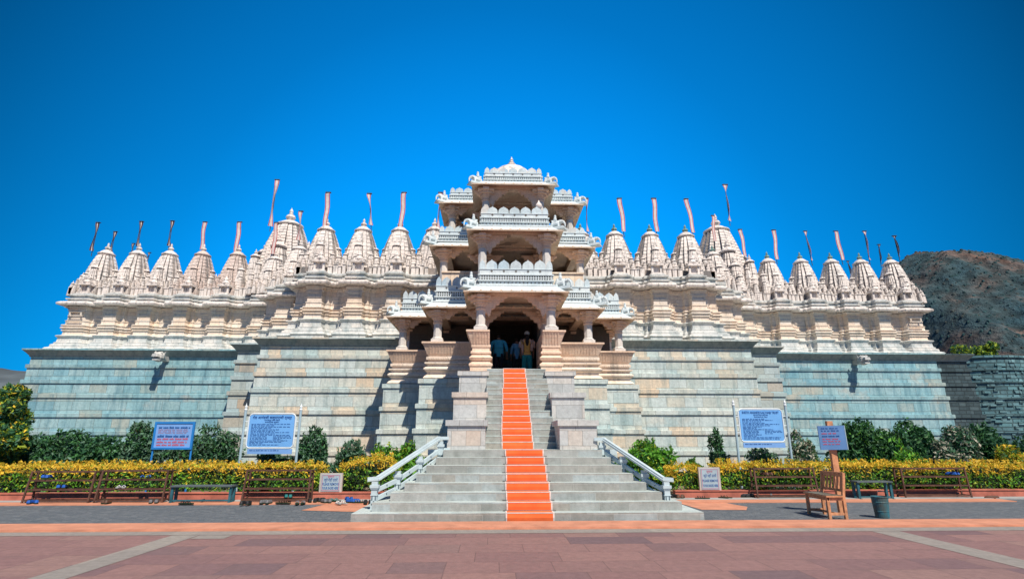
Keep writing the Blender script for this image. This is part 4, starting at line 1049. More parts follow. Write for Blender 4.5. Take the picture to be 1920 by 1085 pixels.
tree(-5, 17.8, 3.25, 1.2, .8, ['leafyg','leafy','leafd','leafm'], (.22,.06,.42,.30), 'yellow green leafy tree cut off by the left edge', 31, 12000, .085)
tree(1868, 46, 9.6, 1.8, 6.5, ['leafyg','leafm','leafd'], (.4,.4,.2), 'yellow green tree top showing above the round bastion', 32, 3500, .16, 1.5)

def hedge(x0, x1, label, seed, ztop=.84, y0=16.0, y1=16.95, bulge=None):
    random.seed(seed)
    t = thing('hedge', ((x0+x1)/2, (y0+y1)/2, .2), label, 'hedge', 'clipped yellow topped hedges')
    fo = MB(); ox, oy = (x0+x1)/2, (y0+y1)/2
    from mathutils import noise
    def hgt(x, y=0):
        h = ztop + .07*noise.noise(Vector((x*1.1, y, seed))) + .05*noise.noise(Vector((x*4, y*4, seed)))
        return h + (bulge(x) if bulge else 0)
    def fr(x, z): return y0 + .10*noise.noise(Vector((x*1.5, z*2, seed+4))) + .06*noise.noise(Vector((x*5, z*5, seed+9))) - (bulge(x)*.9 if bulge else 0)
    L = x1-x0; nf = int(L*.78*520); ntp = int(L*.9*430)
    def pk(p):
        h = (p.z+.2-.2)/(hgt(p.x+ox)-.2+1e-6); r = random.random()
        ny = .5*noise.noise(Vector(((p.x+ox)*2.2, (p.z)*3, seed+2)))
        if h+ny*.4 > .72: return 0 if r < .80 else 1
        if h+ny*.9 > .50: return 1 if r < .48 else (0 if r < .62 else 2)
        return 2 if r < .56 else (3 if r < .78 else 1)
    pts = []
    for _ in range(nf):
        x = random.uniform(x0, x1); z = .2+random.random()**.85*(hgt(x)-.2)
        pts.append(Vector((x-ox, fr(x, z)+abs(random.gauss(0,.05))-oy, z-.2)))
    for _ in range(ntp):
        x = random.uniform(x0, x1); y = random.uniform(fr(x, 1), y1); pts.append(Vector((x-ox, y-oy, hgt(x, y)+random.gauss(0,.025)-.2)))
    for xx in (x0, x1):
        for _ in range(350): y = random.uniform(y0, y1); z = random.uniform(.2, hgt(xx)); pts.append(Vector((xx+random.gauss(0,.03)-ox, y-oy, z-.2)))
    for _ in range(int(L*26)):   # shoots
        x = random.uniform(x0, x1); y = random.uniform(y0, y1)
        for q in range(5): pts.append(Vector((x-ox+random.gauss(0,.012), y-oy, hgt(x)+.02+q*.028-.2)))
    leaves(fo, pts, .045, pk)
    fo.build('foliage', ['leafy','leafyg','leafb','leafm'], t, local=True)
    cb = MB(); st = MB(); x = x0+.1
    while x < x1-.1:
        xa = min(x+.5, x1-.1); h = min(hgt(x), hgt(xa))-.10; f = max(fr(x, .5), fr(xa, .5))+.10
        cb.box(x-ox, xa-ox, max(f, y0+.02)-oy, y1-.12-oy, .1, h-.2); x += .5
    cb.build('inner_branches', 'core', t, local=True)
XT = P(617, 900, 16.1).x; XR = P(1333, 895, 16.1).x
hedge(-19, XT-.28, 'long yellow topped hedge left of the left white tablet', 3)
hedge(XT+.28, -3.55, 'bulging yellow hedge between the left white tablet and the stair railing', 4, ztop=.86, bulge=lambda x: .22*math.exp(-((x+4.0)/.55)**2))
hedge(4.35, XR-.27, 'short yellow topped hedge between the right railing and the right white tablet', 5, ztop=.80)
hedge(XR+.27, 19, 'long yellow topped hedge right of the right white tablet', 6, ztop=.84)

# ------------------------------------------------------------------ notice boards
def mm(o, mb, mat):
    """add printed marks to a panel's own mesh"""
    me = o.data; v = [tuple(q.co) for q in me.vertices]; k = len(v); f = [tuple(q.vertices) for q in me.polygons]; mi = [q.material_index for q in me.polygons]
    n = bpy.data.meshes.new(me.name); n.from_pydata(v+mb.v, [], f+[tuple(i+k for i in q) for q in mb.f])
    for m in me.materials: n.materials.append(m)
    n.materials.append(M[mat]); s = len(n.materials)-1
    n.polygons.foreach_set('material_index', mi+[s]*len(mb.f)); n.update(); o.data = n
def dashes(mb, x0, x1, z, h, wmin=.04, wmax=.14, gap=.022, y=0.0):
    x = x0
    while x < x1-.02:
        w = min(random.uniform(wmin, wmax), x1-x)
        q = x
        while q < x+w-.006:                      # illegible small print: letter-like strokes
            s = random.uniform(.010, .018); hh = h*random.choice((.7,.7,.7,1.0,.9))
            mb.box(q, min(q+s, x+w), y-.002, y+.002, z, z+hh); q += s+.004
        x += w+gap
def big_board(pl, pr, d, ztop_px, label, lines_seed, title, sub, hindi=False, skew=0):
    random.seed(lines_seed)
    a = G(pl, 870, 0) if False else P(pl[0], pl[1], d); b = P(pr[0], pr[1], d+skew)
    xa, xb = a.x, b.x; cx = (xa+xb)/2; W = (xb-xa); top = a.z
    ang = math.atan2(skew, W)
    t = thing('notice_board', (cx, d+skew/2, 0), label, 'notice board', None, ang)
    hw = W/2
    for s in (-1, 1):
        p = MB().tube([(s*hw,0,0),(s*hw,0,top)], .038, 12).build('post', 'steel', t, local=True)
        MB().lathe([(.045,0),(.05,.03),(.03,.05),(.035,.08),(.04,.11),(.02,.15),(.006,.20),(.001,.24)], 12, (s*hw,0,top)).build('post_finial', 'steelw', p, local=True)
    # rounded steel frame
    x0, x1, z0, z1, r = -hw+.13, hw-.13, top-1.10, top-.10, .13
    pts = []
    for cxx, czz, a0 in ((x1-r, z1-r, 0), (x0+r, z1-r, 90), (x0+r, z0+r, 180), (x1-r, z0+r, 270)):
        for k in range(6): q = R(a0+k*18); pts.append((cxx+r*math.cos(q), 0, czz+r*math.sin(q)))
    fr_ = MB(); fr_.tube(pts+[pts[0]], .022, 8)
    f = fr_.build('frame', 'steelw', t, local=True)
    cl = MB()
    for s in (-1, 1):
        for zz in (z1-.22, (z0+z1)/2, z0+.28): cl.bar((s*hw,0,zz), (s*(hw-.13),0,zz), .025)
    cl.build('clamp', 'steelw', t, local=True)
    pn = MB(); pn.box(x0+.03, x1-.03, -.012, .012, z0+.03, z1-.03); p = pn.build('panel', 'boardblue', t, local=True)
    text_obj(title, .105, (x0+x1)/2, -.016, z1-.145, 'ink', p, maxw=(x1-x0)*.84, bold=.002)
    if sub[0]: text_obj(sub[0], .055, (x0+x1)/2, -.016, z1-.205, 'ink', p, maxw=(x1-x0)*.33)
    if sub[1]: text_obj(sub[1], .055, (x0+x1)/2, -.016, z1-.262, 'ink', p, maxw=(x1-x0)*.30)
    tx = MB(); n = 16
    for i in range(n):
        z = z1-.315-i*.040
        if 9 <= i <= 11:
            dashes(tx, x0+.1, x0+.1+(x1-x0)*.36, z, .024); dashes(tx, x0+(x1-x0)*.56, x1-.07-(.3 if i == 11 else 0), z, .024)
        else: dashes(tx, x0+.1, x0+.1+(x1-x0-.2)*random.choice((.35,.5,.72,.8,.97,.93,.6)), z, .024)
    for m in tx.v: pass
    tx.v = [(x_, y_-.015, z_) for x_, y_, z_ in tx.v]
    mm(p, tx, 'ink')
    # lower plate hanging below the frame
    lo = MB(); lo.box(x0+.06, x1-.02, -.008, .012, z0-.17, z0-.025); q = lo.build('lower_plate', 'boardlite', t, local=True)
    tx = MB(); dashes(tx, x0+.12, x0+.12+(x1-x0)*.62, z0-.08, .028, y=-.011); mm(q, tx, 'ink')
    return t
big_board((461,769), (564,771), 17.4, 0, 'large pale blue rules board in Hindi on two posts left of the steps', 5, 'शेठ आनंदजी कल्याणजी ट्रस्ट', ('राणकपुर जैन मंदिर', 'आवश्यक सूचना'), skew=-.05)
big_board((1375,760), (1472,762), 17.4, 0, 'large pale blue rules board headed in English on two posts right of the steps', 6, 'SHETH ANANDJI KALYANJI TRUST', ('DETAILS FOR VISITORS', 'RANAKPUR, PALI'), skew=.05)
# smaller blue framed board
def small_board():
    d = 17.6; a = P(291,790,d); b = P(368,790,d); lo = P(285,842,d).z; hw = (b.x-a.x)/2; zt = a.z
    t = thing('framed_board', ((a.x+b.x)/2, d, 0), 'small board in a thick blue frame with red lines, among the bushes on the left', 'notice board')
    t.rotation_euler = (R(0), 0, R(-3))
    p = MB().box(-hw+.04, hw-.04, -.01, .01, lo+.04, zt-.04).build('panel', 'boardlite', t, local=True)
    f = MB()
    f.box(-hw, hw, -.025, .025, zt-.06, zt); f.box(-hw, hw, -.025, .025, lo, lo+.06)
    f.box(-hw, -hw+.06, -.025, .025, lo+.06, zt-.06); f.box(hw-.06, hw, -.025, .025, lo+.06, zt-.06); f.build('frame', 'blueframe', t, local=True)
    for s in (-1, 1): MB().tube([(s*(hw-.02),.03,0),(s*(hw-.03),.03,lo+.1)], .028, 8).build('leg', 'blueframe', t, local=True)
    H = zt-lo-.12; random.seed(3)
    for mt, rows in (('ink', ((.12,.06,1),(.47,.075,1))), ('inkgrey', ((.22,.04,.95),(.29,.04,.95),(.36,.04,.9))), ('inkred', ((.60,.06,1),(.73,.06,.95),(.85,.06,.9)))):
        tx = MB()
        for q, h, k in rows: dashes(tx, -hw+.13, -hw+.13+(2*hw-.26)*k, zt-.06-H*q-h, h, .08, .22, .03, y=-.013)
        mm(p, tx, mt)
small_board()
# blue sign nailed to a wooden post behind the bench
b0 = G(1579, 963); zt = P(1551, 789, b0.y).z
t = thing('post_sign', b0, 'small blue sign on an orange wooden post behind the wooden bench', 'sign')
MB().box(-.065,.065,-.04,.04,0,zt).build('post', 'wood', t, local=True)
zc = P(1553, 820, b0.y).z; p = MB(); p.box(-.27,.27,-.022,.022,-.26,.26); p = p.build('panel', 'boardsm', t, local=True); p.location = (-.02,-.075,zc); p.rotation_euler = (0, R(-1), R(-16))
random.seed(9)
for mt, rows in (('ink', (.19,.14,.02)), ('inkred', (.08,-.04,-.09,-.15))):
    tx = MB()
    for q in rows: dashes(tx, -.21, random.uniform(.08,.21), q, .028, y=-.024)
    mm(p, tx, mt)
e = MB(); e.box(.27,.285,-.026,.03,-.26,.26); e.build('panel_edge', 'steel', p, local=True)
# white tablets asking for shoes to be removed
def tablet(px, y0, y1, w, side):
    ky = 15.72 if side == 'left' else 15.92; a = P(px, y1, ky); z0 = .205; zt = P(px, y0, ky).z
    t = thing('shoe_notice', (a.x, ky+.03, z0), 'white marble tablet asking visitors to remove shoes, on the kerb %s of the steps' % side, 'sign', 'white tablets on the kerb')
    h = zt-z0; s = -1 if side == 'left' else 1
    MB().box(-w/2-.05, w/2+.05, -.02, .07, 0, h+.02).build('surround', 'tabedge', t, local=True)
    p = MB().box(-w/2, w/2, -.035, -.018, .02, h-.01).build('panel', 'tablet', t, local=True)
    ln = MB()
    for q in ((-w/2+.02, -w/2+.03, .04, h-.03), (w/2-.03, w/2-.02, .04, h-.03)): ln.box(q[0], q[1], -.038, -.034, q[2], q[3])
    ln.box(-w/2+.02, w/2-.02, -.038, -.034, .04, .05); ln.box(-w/2+.02, w/2-.02, -.038, -.034, h-.04, h-.03); ln.build('red_border', 'inkred', p, local=True)
    text_obj('सूचना', .08, 0, -.037, h*.80, 'inkred', p)
    text_obj('जूते यहाँ उतारें', .10, 0, -.037, h*.60, 'ink', p, maxw=w*.72)
    text_obj('PLEASE REMOVE', .09, 0, -.037, h*.38, 'ink', p, maxw=w*.86, bold=.001)
    text_obj('YOUR SHOES HERE', .09, 0, -.037, h*.16, 'ink', p, maxw=w*.86, bold=.001)
tablet(618, 888, 929, .50, 'left'); tablet(1333, 877, 917, .50, 'right')

# ------------------------------------------------------------------ shoe racks and benches
def rack(x0, x1, y, h, label, shelves=(.08,.36,.60,.83), lean=.12):
    t = thing('shoe_rack', ((x0+x1)/2, y, .0), label, 'shoe rack', 'brown iron shoe racks by the hedges')
    hw = (x1-x0)/2
    for s in (-1, 1):
        for yy, ln in ((-.16, lean), (.16, -.0)):
            MB().bar((s*hw, yy, 0), (s*(hw-.02), yy+ln, h), .04, .035).build('leg', 'rust', t, local=True)
        MB().bar((s*hw, -.16+lean*.1, .08), (s*hw, .16, .08), .03).build('side_bar', 'rust', t, local=True)
        MB().bar((s*(hw-.01), -.16+lean, h-.02), (s*(hw-.01), .16, h-.02), .03).build('side_bar', 'rust', t, local=True)
    for k in shelves:
        mb = MB(); z = k*h/.83 if k < .83 else h-.02; z = k*h/.85; f = z/h
        mb.bar((-hw, -.16+lean*f, z), (hw, -.16+lean*f, z), .03, .035); mb.bar((-hw, .16, z), (hw, .16, z), .025)
        if k in shelves[:3]:
            for q in (-.08, 0, .08): mb.bar((-hw, q+lean*f*.5, z), (hw, q+lean*f*.5, z), .018)
        mb.build('shelf', 'rust', t, local=True)
    return t
rack(-12.55, -10.93, 15.3, .78, 'brown iron shoe rack at the far left by the hedge')
rack(-10.78, -9.10, 15.3, .80, 'brown iron shoe rack between the leftmost rack and the low blue legged bench')
rack(-7.12, -5.45, 15.3, .80, 'brown iron shoe rack just left of the left white tablet')
rack(6.45, 8.15, 15.72, .80, 'brown iron shoe rack left of the wooden bench on the right side')
rack(10.55, 12.40, 15.72, .80, 'rusty shoe rack at the far right by the hedge', lean=.05)
def low_bench(x0, x1, y, h, label):
    t = thing('low_bench', ((x0+x1)/2, y, 0), label, 'bench', 'low benches with dark slab tops'); hw = (x1-x0)/2
    MB().box(-hw-.04, hw+.04, -.17, .17, h-.035, h).build('seat', 'slate', t, local=True)
    for s in (-1, 1):
        mb = MB(); mb.box(s*hw-.03, s*hw+.03, -.13, -.07, .03, h-.035); mb.box(s*hw-.03, s*hw+.03, .07, .13, .03, h-.035); mb.box(s*hw-.03, s*hw+.03, -.18, .18, 0, .03); mb.build('leg', 'tealiron', t, local=True)
    MB().bar((-hw, -.1, .07), (hw, -.1, .07), .035).build('stretcher', 'tealiron', t, local=True)
    MB().bar((0, -.1, .07), (.0, .1, .07), .035).build('stretcher', 'tealiron', t, local=True)
low_bench(-8.88, -7.42, 15.25, .43, 'low bench with dark top and blue legs between two left shoe racks')
low_bench(9.15, 10.05, 15.5, .47, 'low blue legged bench behind the metal bin on the right')

# wooden bench facing left, seen from its side
def wooden_bench():
    fl, fr, br = G(1519,963), G(1558,973), G(1588,973)
    t = thing('wooden_bench', ((fl.x+br.x)/2, (fl.y+br.y)/2, 0), 'orange brown wooden seat with slatted back facing left near the metal bin', 'bench')
    L = abs(fl.y-fr.y)*1.0; D = .36; t.rotation_euler = (0, 0, 0)
    hl = L/2; w = .055
    for sy in (-1, 1):
        y = sy*(hl-w/2)
        MB().bar((-D/2, y, 0), (-D/2, y, .43), w).build('leg', 'wood', t, local=True)
        MB().bar((D/2-.02, y, 0), (D/2-.02, y, .44), w).bar((D/2-.02, y, .43), (D/2+.05, y, .90), w*.95).build('leg', 'wood', t, local=True)
        MB().bar((-D/2, y, .10), (D/2-.02, y, .10), .03, .05).build('stretcher', 'wood', t, local=True)
        MB().bar((-D/2, y, .39), (D/2-.02, y, .39), .03, .06).build('apron', 'wood', t, local=True)
    MB().bar((-D/2, -hl, .39), (-D/2, hl, .39), .03, .06).build('apron', 'wood', t, local=True)
    MB().bar((0, -hl+w, .10), (0, hl-w, .10), .03, .04).build('stretcher', 'wood', t, local=True)
    s = MB(); s.box(-D/2-.05, D/2-.05, -hl-.03, hl+.03, .425, .455); s.cur = 1; s.box(-D/2-.045, D/2-.055, -hl-.025, hl+.025, .455, .462)
    s.build('seat', ['wood', 'seatw'], t, local=True)
    MB().bar((D/2+.045, -hl+w*.5, .86), (D/2+.045, hl-w*.5, .86), .035, .09, Vector((0,0,1))).build('back_rail', 'wood', t, local=True)
    MB().bar((D/2+.0, -hl+w*.5, .55), (D/2+.0, hl-w*.5, .55), .03, .05).build('back_rail', 'wood', t, local=True)
    for i in range(6):
        y = -hl+w+.05+(2*hl-2*w-.1)*i/5; MB().bar((D/2+.002, y, .56), (D/2+.042, y, .84), .018, .055, Vector((0,1,0))).build('back_slat', 'wood', t, local=True)
wooden_bench()
bn = G(1655, 970)
t = thing('metal_bin', bn, 'battered teal metal bin with a wire handle right of the wooden bench', 'bin')
MB().lathe([(.125,0),(.13,.02),(.135,.12),(.142,.13),(.138,.14),(.150,.30),(.157,.31),(.152,.32),(.158,.40),(.166,.405),(.166,.42),(.155,.425),(.150,.40)], 24).build('drum', 'bin', t, local=True, smooth=False)
MB().lathe([(.154,.385),(.05,.402),(.001,.405)], 24).build('lid', 'bin', t, local=True)
MB().tube([(.155,0,.38),(.17,0,.46),(.12,.01,.52),(.02,.02,.53),(-.02,.02,.50)], .008, 6).build('handle', 'poledark', t, local=True)

# ------------------------------------------------------------------ shoes
def shoe_mesh(kind, col):
    M.setdefault('shoe'+str(col), plain('shoe_colour', col, .6, .15, 20))
    mb = MB()
    out = [(-.035,-.10),(-.045,0),(-.05,.09),(-.035,.14),(0,.155),(.035,.14),(.05,.09),(.042,0),(.035,-.10),(0,-.12)]
    def layer(k, z, dy=0): return mb.addv([(x*k, y*k+dy, z) for x, y in out])
    a, b = layer(1, 0), layer(1.02, .022); n = len(out)
    for i in range(n): j = (i+1) % n; mb.face((a+j, a+i, b+i, b+j)) if False else mb.face((a+i, b+i, b+j, a+j))
    mb.face([b+i for i in reversed(range(n))])
    mb.cur = 1
    if kind == 'shoe':
        c, d = layer(.92, .055), layer(.62, .085, -.02)
        for p, q in ((b, c), (c, d)):
            for i in range(n): j = (i+1) % n; mb.face((p+i, q+i, q+j, p+j))
        mb.cur = 0; mb.face([d+i for i in reversed(range(n))])
    else:
        mb.tube([(-.045,.06,.02),(-.02,.075,.06),(.02,.075,.06),(.045,.06,.02)], .012, 5); mb.tube([(-.045,.0,.02),(0,.02,.065),(.045,.0,.02)], .010, 5)
    return mb
SH = {}
def shoe(x, y, z, rz, kind, cn, col, label, group='shoes left around the racks'):
    key = (kind, cn)
    if key not in SH:
        mt = plain('shoe_'+cn, col, .6, .15, 20); M['shoe_'+cn] = mt
        o = shoe_mesh(kind, cn_key(cn)).build('shoe' if kind == 'shoe' else 'sandal', ['core' if cn != 'white' else 'greyk', 'shoe_'+cn], None, local=True); SH[key] = o
    else:
        o = SH[key].copy(); COL.objects.link(o)
    assert len(label.split()) <= 16, label
    o.location = (x, y, z); o.rotation_euler = (0, 0, rz); tag(o, label, 'shoe' if kind == 'shoe' else 'sandal', group)
def cn_key(cn): return (0.1, 0.1, 0.1)
CC = {'black': (.02,.02,.025), 'brown': (.12,.06,.04), 'grey': (.16,.16,.17), 'blue': (.02,.11,.45), 'teal': (.03,.22,.22), 'white': (.6,.6,.58), 'red': (.4,.06,.05)}
def pair(px, py, kind, cn, where, rz=0.0, z=0.0, on=None):
    g = G(px, py, z) if on is None else Vector(on)
    for s in (-1, 1):
        shoe(g.x+s*.06, g.y+random.uniform(-.03,.03), g.z, rz+random.uniform(-.25,.25), kind, cn, CC[cn], '%s %s of a %s pair %s' % ('left' if s < 0 else 'right', 'shoe' if kind == 'shoe' else 'sandal', cn, where))
random.seed(21)
Z0 = .032
pair(586, 940, 'shoe', 'black', "by the rack beside the left tablet", .3, Z0); pair(598, 939, 'shoe', 'black', "under the left tablet's left edge", -.4, Z0)
pair(612, 941, 'shoe', 'grey', 'below the middle of the left tablet', .8, Z0); pair(628, 939, 'sandal', 'teal', 'below the right edge of the left tablet', 1.2, Z0)
pair(640, 944, 'sandal', 'white', 'on the orange patch right of the left tablet', .9, Z0); pair(655, 937, 'shoe', 'blue', "nearest the hedge by the left railing", .4, Z0)
pair(662, 941, 'shoe', 'blue', "nearest the road by the left railing", 1.3, Z0); pair(677, 941, 'sandal', 'grey', "close beside the left railing", 1.7, Z0)
pair(690, 943, 'shoe', 'black', 'against the foot of the left railing', .2, Z0)
pair(460, 945, 'shoe', 'black', "under the third rack's left end", .2, Z0); pair(498, 943, 'shoe', 'grey', "under the middle of the third rack", -.3, Z0)
pair(532, 943, 'sandal', 'brown', "under the right half of the third rack", 1.4, Z0); pair(562, 944, 'sandal', 'grey', "under the third rack's right end", .2, Z0)
pair(197, 943, 'shoe', 'brown', "under the second rack's left end", .2, Z0); pair(287, 942, 'shoe', 'grey', "under the second rack's right end", .5, Z0)
pair(62, 943, 'shoe', 'blue', 'on the ground under the leftmost rack', .5, Z0)
pair(350, 944, 'sandal', 'black', 'under the low bench on the left', 1.3, Z0)
pair(0, 0, 'shoe', 'blue', 'on a middle shelf of the leftmost rack', .4, on=(-11.75, 15.28, .365)); pair(0, 0, 'sandal', 'white', 'on a middle shelf of the second left rack', .3, on=(-10.25, 15.28, .365))
pair(0, 0, 'shoe', 'blue', 'on the upper shelf of the leftmost rack', .4, on=(-12.2, 15.3, .605)); pair(0, 0, 'sandal', 'blue', 'on the upper shelf of the second left rack', .4, on=(-9.7, 15.3, .605))
pair(0, 0, 'shoe', 'brown', "on the rack left of the wooden bench", .4, on=(6.85, 15.72, .60)); pair(0, 0, 'shoe', 'blue', 'on the upper shelf of the far right rack', .4, on=(12.15, 15.72, .60))
pair(0, 0, 'shoe', 'teal', "on the third rack's lowest shelf", .4, on=(-6.0, 15.28, .115))
pair(1262, 932, 'shoe', 'black', 'just right of the right railing', .3, Z0); pair(1276, 933, 'shoe', 'brown', 'second pair right of the right railing', -.3, Z0)
pair(1318, 934, 'sandal', 'black', 'below the left edge of the right tablet', 1.4, Z0); pair(1361, 933, 'sandal', 'brown', 'to the right below the right tablet', .9, Z0)
pair(1403, 931, 'shoe', 'black', "at the fourth rack's left foot", 1.4, Z0); pair(1438, 930, 'shoe', 'grey', "under the middle of the fourth rack", .3, Z0); pair(1475, 930, 'sandal', 'black', "under the fourth rack's right half", 1.2, Z0)
pair(1862, 935, 'shoe', 'brown', 'alone on the road edge at the far right', 1.2, 0.0)

# ------------------------------------------------------------------ people in the doorway (seen from behind)
M['skin'] = plain('brown_skin', (.26,.14,.09), .6, .05, 9); M['hair'] = plain('black_hair', (.015,.012,.012), .6, .2, 30)
M['shirt_teal'] = plain('teal_shirt', (.05,.40,.58), .9, .06, 12); M['trouser_dark'] = plain('dark_trousers', (.02,.025,.035), .9, .1, 12)
M['yellowtop'] = plain('yellow_top', (.85,.52,.15), .9, .05, 12); M['tealtr'] = plain('teal_loose_trousers', (.03,.36,.40), .9, .06, 12)
M['bluet'] = plain('light_blue_tunic', (.14,.42,.70), .9, .08, 12); M['pinks'] = plain('pale_pink_scarf', (.72,.52,.45), .9, .08, 12); M['cap'] = plain('grey_cap', (.40,.44,.42), .9, .08, 12)
def person(x, y, z, H, label, torso, trousers, shirt_end, sleeve=True, hairlong=False, cap=False, wide=1.0, loose=1.0, armpose=0.0, rz=0.0, skirt=False):
    t = thing('person', (x, y, z), label, 'person', None, rz); k = H/1.7
    sw = .19*wide
    v = [(0,0,.95),(0,0,1.12),(0,-.01,1.30),(0,0,1.44),(0,0,1.50),(0,.01,1.58),(0,.015,1.66)]
    e = [(0,1),(1,2),(2,3),(3,4),(4,5),(5,6)]; r = [(.14*wide,.105),(.125*wide,.095),(.15*wide,.105),(.09,.08),(.055,.055),(.078,.092),(.07,.085)]
    def add(pts, rad, par):
        for p, q in zip(pts, rad):
            v.append(p); e.append((par, len(v)-1)); r.append(q); par = len(v)-1
        return par
    for s in (-1, 1):
        hnd = add([(s*sw*.85,0,1.40),(s*sw*1.05,0,1.36),(s*(sw*1.2+.02),.0,1.12),(s*(sw*1.2+.03),.05+armpose,.90),(s*(sw*1.2+.03),.08+armpose,.84)], [.062,.052,.043,.030,.026], 3)
        add([(s*.09,0,.90),(s*.10,.01,.50),(s*.10,-.02,.10),(s*.105,.06,.035),(s*.11,.14,.03)], [.095,.062,.042,.04,.03], 0)
        for q in range(4):
            add([(s*(sw*1.2+.03)-.02+q*.014, .09+armpose, .80), (s*(sw*1.2+.025)-.02+q*.014, .10+armpose, .745)], [.010,.008], hnd)
        add([(s*(sw*1.2), .11+armpose, .82), (s*(sw*1.2-.01), .135+armpose, .79)], [.010,.008], hnd)
    body = skinned([Vector(p)*k for p in v], e, [tuple(a*k for a in q) if isinstance(q, tuple) else q*k for q in r], 'body', 'skin', t, 0, 2)
    # face on the far side (the figures look into the temple)
    mb = MB(); mb.lathe([(.012,-.02),(.016,0),(.006,.03)], 6, (0,.105*k,1.595*k)); mb.box(-.025*k,.025*k,.088*k,.098*k,1.55*k,1.558*k)
    for s in (-1, 1): mb.box(s*.03*k-.012,s*.03*k+.012,.085*k,.096*k,1.615*k,1.625*k); mb.lathe([(.010,-.03),(.014,0),(.010,.03)], 6, (s*.088*k,.0,1.60*k))
    # clothes
    sv = [(0,0,shirt_end),(0,0,1.0),(0,0,1.14),(0,-.01,1.30),(0,0,1.41),(0,0,1.47)]; se = [(i,i+1) for i in range(5)]
    sr = [(.165*wide,.125),(.16*wide,.125),(.148*wide,.115),(.172*wide,.125),(.115*wide,.095),(.065,.065)]
    for s in (-1, 1):
        i0 = len(sv); pts = [(s*sw*.85,0,1.395),(s*sw*1.05,0,1.35),(s*(sw*1.2+.02),.0,1.15)] + ([(s*(sw*1.2+.03),.03+armpose*.6,1.02)] if sleeve else [])
        par = 4
        for p, q in zip(pts, (.078,.068,.062,.055)): sv.append(p); se.append((par, len(sv)-1)); sr.append(q); par = len(sv)-1
    skinned([Vector(p)*k for p in sv], se, [tuple(a*k for a in q) if isinstance(q, tuple) else q*k for q in sr], 'shirt', torso, t, 1, 2)
    tv = [(0,0,1.02),(0,0,.93)]; te = [(0,1)]; tr_ = [(.15*wide,.115),(.155*wide,.125)]
    for s in (-1, 1):
        par = 1
        for p, q in (((s*.09,0,.84),.11*loose),((s*.105,.01,.5),.088*loose),((s*.11,-.01,.10),.075*loose)):
            tv.append(p); te.append((par, len(tv)-1)); tr_.append(q); par = len(tv)-1
    skinned([Vector(p)*k for p in tv], te, [tuple(a*k for a in q) if isinstance(q, tuple) else q*k for q in tr_], 'trousers', trousers, t, 0, 2)
    hz = 1.63*k
    hp = [Vector((0,-.025,1.66))*k, Vector((0,-.04,1.60))*k] + ([Vector((0,-.10,1.48))*k, Vector((0,-.13,1.33))*k, Vector((0,-.12,1.20))*k] if hairlong else [Vector((0,-.035,1.55))*k])
    skinned(hp, [(i,i+1) for i in range(len(hp)-1)], [(.082*k,.085*k),(.088*k,.08*k)] + ([(.07*k,.04*k),(.075*k,.03*k),(.03*k,.02*k)] if hairlong else [(.06*k,.05*k)]), 'hair', 'hair', t, 0, 2)
    if cap: MB().lathe([(.10*k,-.0),(.105*k,.03*k),(.10*k,.07*k),(.07*k,.115*k),(.02*k,.13*k),(.001,.131*k)], 16, (0,-.01*k,1.655*k)).build('cap', 'cap', t, local=True, smooth=True)
    return t
yP = 20.5
person(P(935,640,yP).x, yP, 3.72, 1.66, 'man in a loose teal shirt and dark trousers walking into the dark doorway', 'shirt_teal', 'trouser_dark', .80, wide=1.25)
pw = person(P(988,640,yP-.2).x, yP-.2, 3.72, 1.66, 'woman in a cap, yellow top and loose teal trousers in the doorway', 'yellowtop', 'tealtr', .98, sleeve=False, hairlong=True, cap=True, wide=.95, loose=1.15)
# her open pale scarf or waistcoat hanging at both sides
mb = MB()
for s in (-1, 1):
    mb.tube([(s*.10,-.02,1.44),(s*.155,-.09,1.36),(s*.165,-.13,1.18),(s*.17,-.10,1.0),(s*.18,-.06,.84 if s < 0 else 1.0)], [.03,.045,.05,.045,.02], 8)
    mb.tube([(s*.17,0,1.40),(s*.235,0,1.32),(s*.255,0,1.12)], [.075,.07,.06], 8)
mb.build('scarf', 'pinks', pw, local=True, smooth=True)
person(P(969,640,yP+.35).x, yP+.35, 3.72, 1.58, 'person in a light blue tunic and dark trousers beside the woman in yellow', 'bluet', 'trouser_dark', .80, hairlong=False, wide=.9)

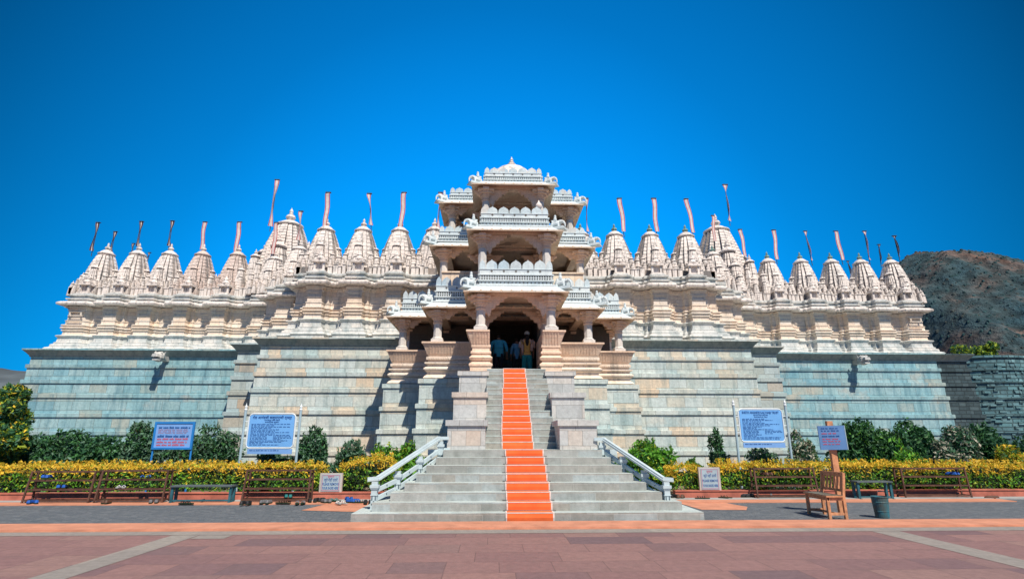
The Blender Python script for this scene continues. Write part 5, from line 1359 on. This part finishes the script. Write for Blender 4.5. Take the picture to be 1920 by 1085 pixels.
# ------------------------------------------------------------------ light, sky, camera
w = bpy.data.worlds.new('World'); sc.world = w; w.use_nodes = True
g = NT(w.node_tree); bg = w.node_tree.nodes['Background']
sky = g.n('ShaderNodeTexSky', sky_type='NISHITA'); sky.sun_disc = False
SUN = Vector((.30, -.66, 1.0)).normalized()
el = math.asin(SUN.z); az = math.atan2(SUN.x, SUN.y)
sky.sun_elevation = el; sky.sun_rotation = az; sky.altitude = 600; sky.air_density = 1.0; sky.dust_density = .3; sky.ozone_density = 3.0
tc = g.n('ShaderNodeTexCoord'); sx = g.n('ShaderNodeSeparateXYZ'); g.link(tc.outputs['Generated'], sx.inputs[0])
g.link(g.xyz(sx.outputs[0], sx.outputs[1], g.m('ADD', g.m('MULTIPLY', sx.outputs[2], .80), .22)), sky.inputs[0])
hs = g.n('ShaderNodeHueSaturation'); hs.inputs['Saturation'].default_value = 1.35; hs.inputs['Hue'].default_value = .492
g.link(sky.outputs[0], hs.inputs['Color'])
cl = g.mix(1.0, hs.outputs[0], (.05, 1.74, 2.08), 'MULTIPLY')
fw = g.n('ShaderNodeVectorMath', operation='DOT_PRODUCT'); g.link(tc.outputs['Generated'], fw.inputs[0]); fw.inputs[1].default_value = (.0, .98, .20)
cl = g.mix(1.0, cl, g.ramp(fw.outputs['Value'], [(.64, .26), (.73, .46), (.86, .76), (.97, 1.22)]), 'MULTIPLY')  # sky dimmed away from the view axis, lens-corner falloff put into its colour
g.link(cl, bg.inputs['Color']); bg.inputs['Strength'].default_value = .13
L = bpy.data.lights.new('sun', 'SUN'); L.energy = 5.0; L.angle = R(.5); L.color = (1, .90, .78)
so = bpy.data.objects.new('sun', L); COL.objects.link(so); so.rotation_euler = SUN.to_track_quat('Z', 'Y').to_euler(); so.location = (20, -20, 40)
cam = bpy.data.cameras.new('camera'); cam.sensor_width = 36; cam.lens = F/1920*36; cam.clip_end = 3000; cam.clip_start = .05
co = bpy.data.objects.new('camera', cam); COL.objects.link(co); co.location = CAM; co.rotation_euler = (math.pi/2+PITCH, 0, -YAW)
sc.camera = co
sc.view_settings.view_transform = 'Standard'; sc.view_settings.look = 'None'; sc.view_settings.gamma = 1; sc.view_settings.exposure = .25
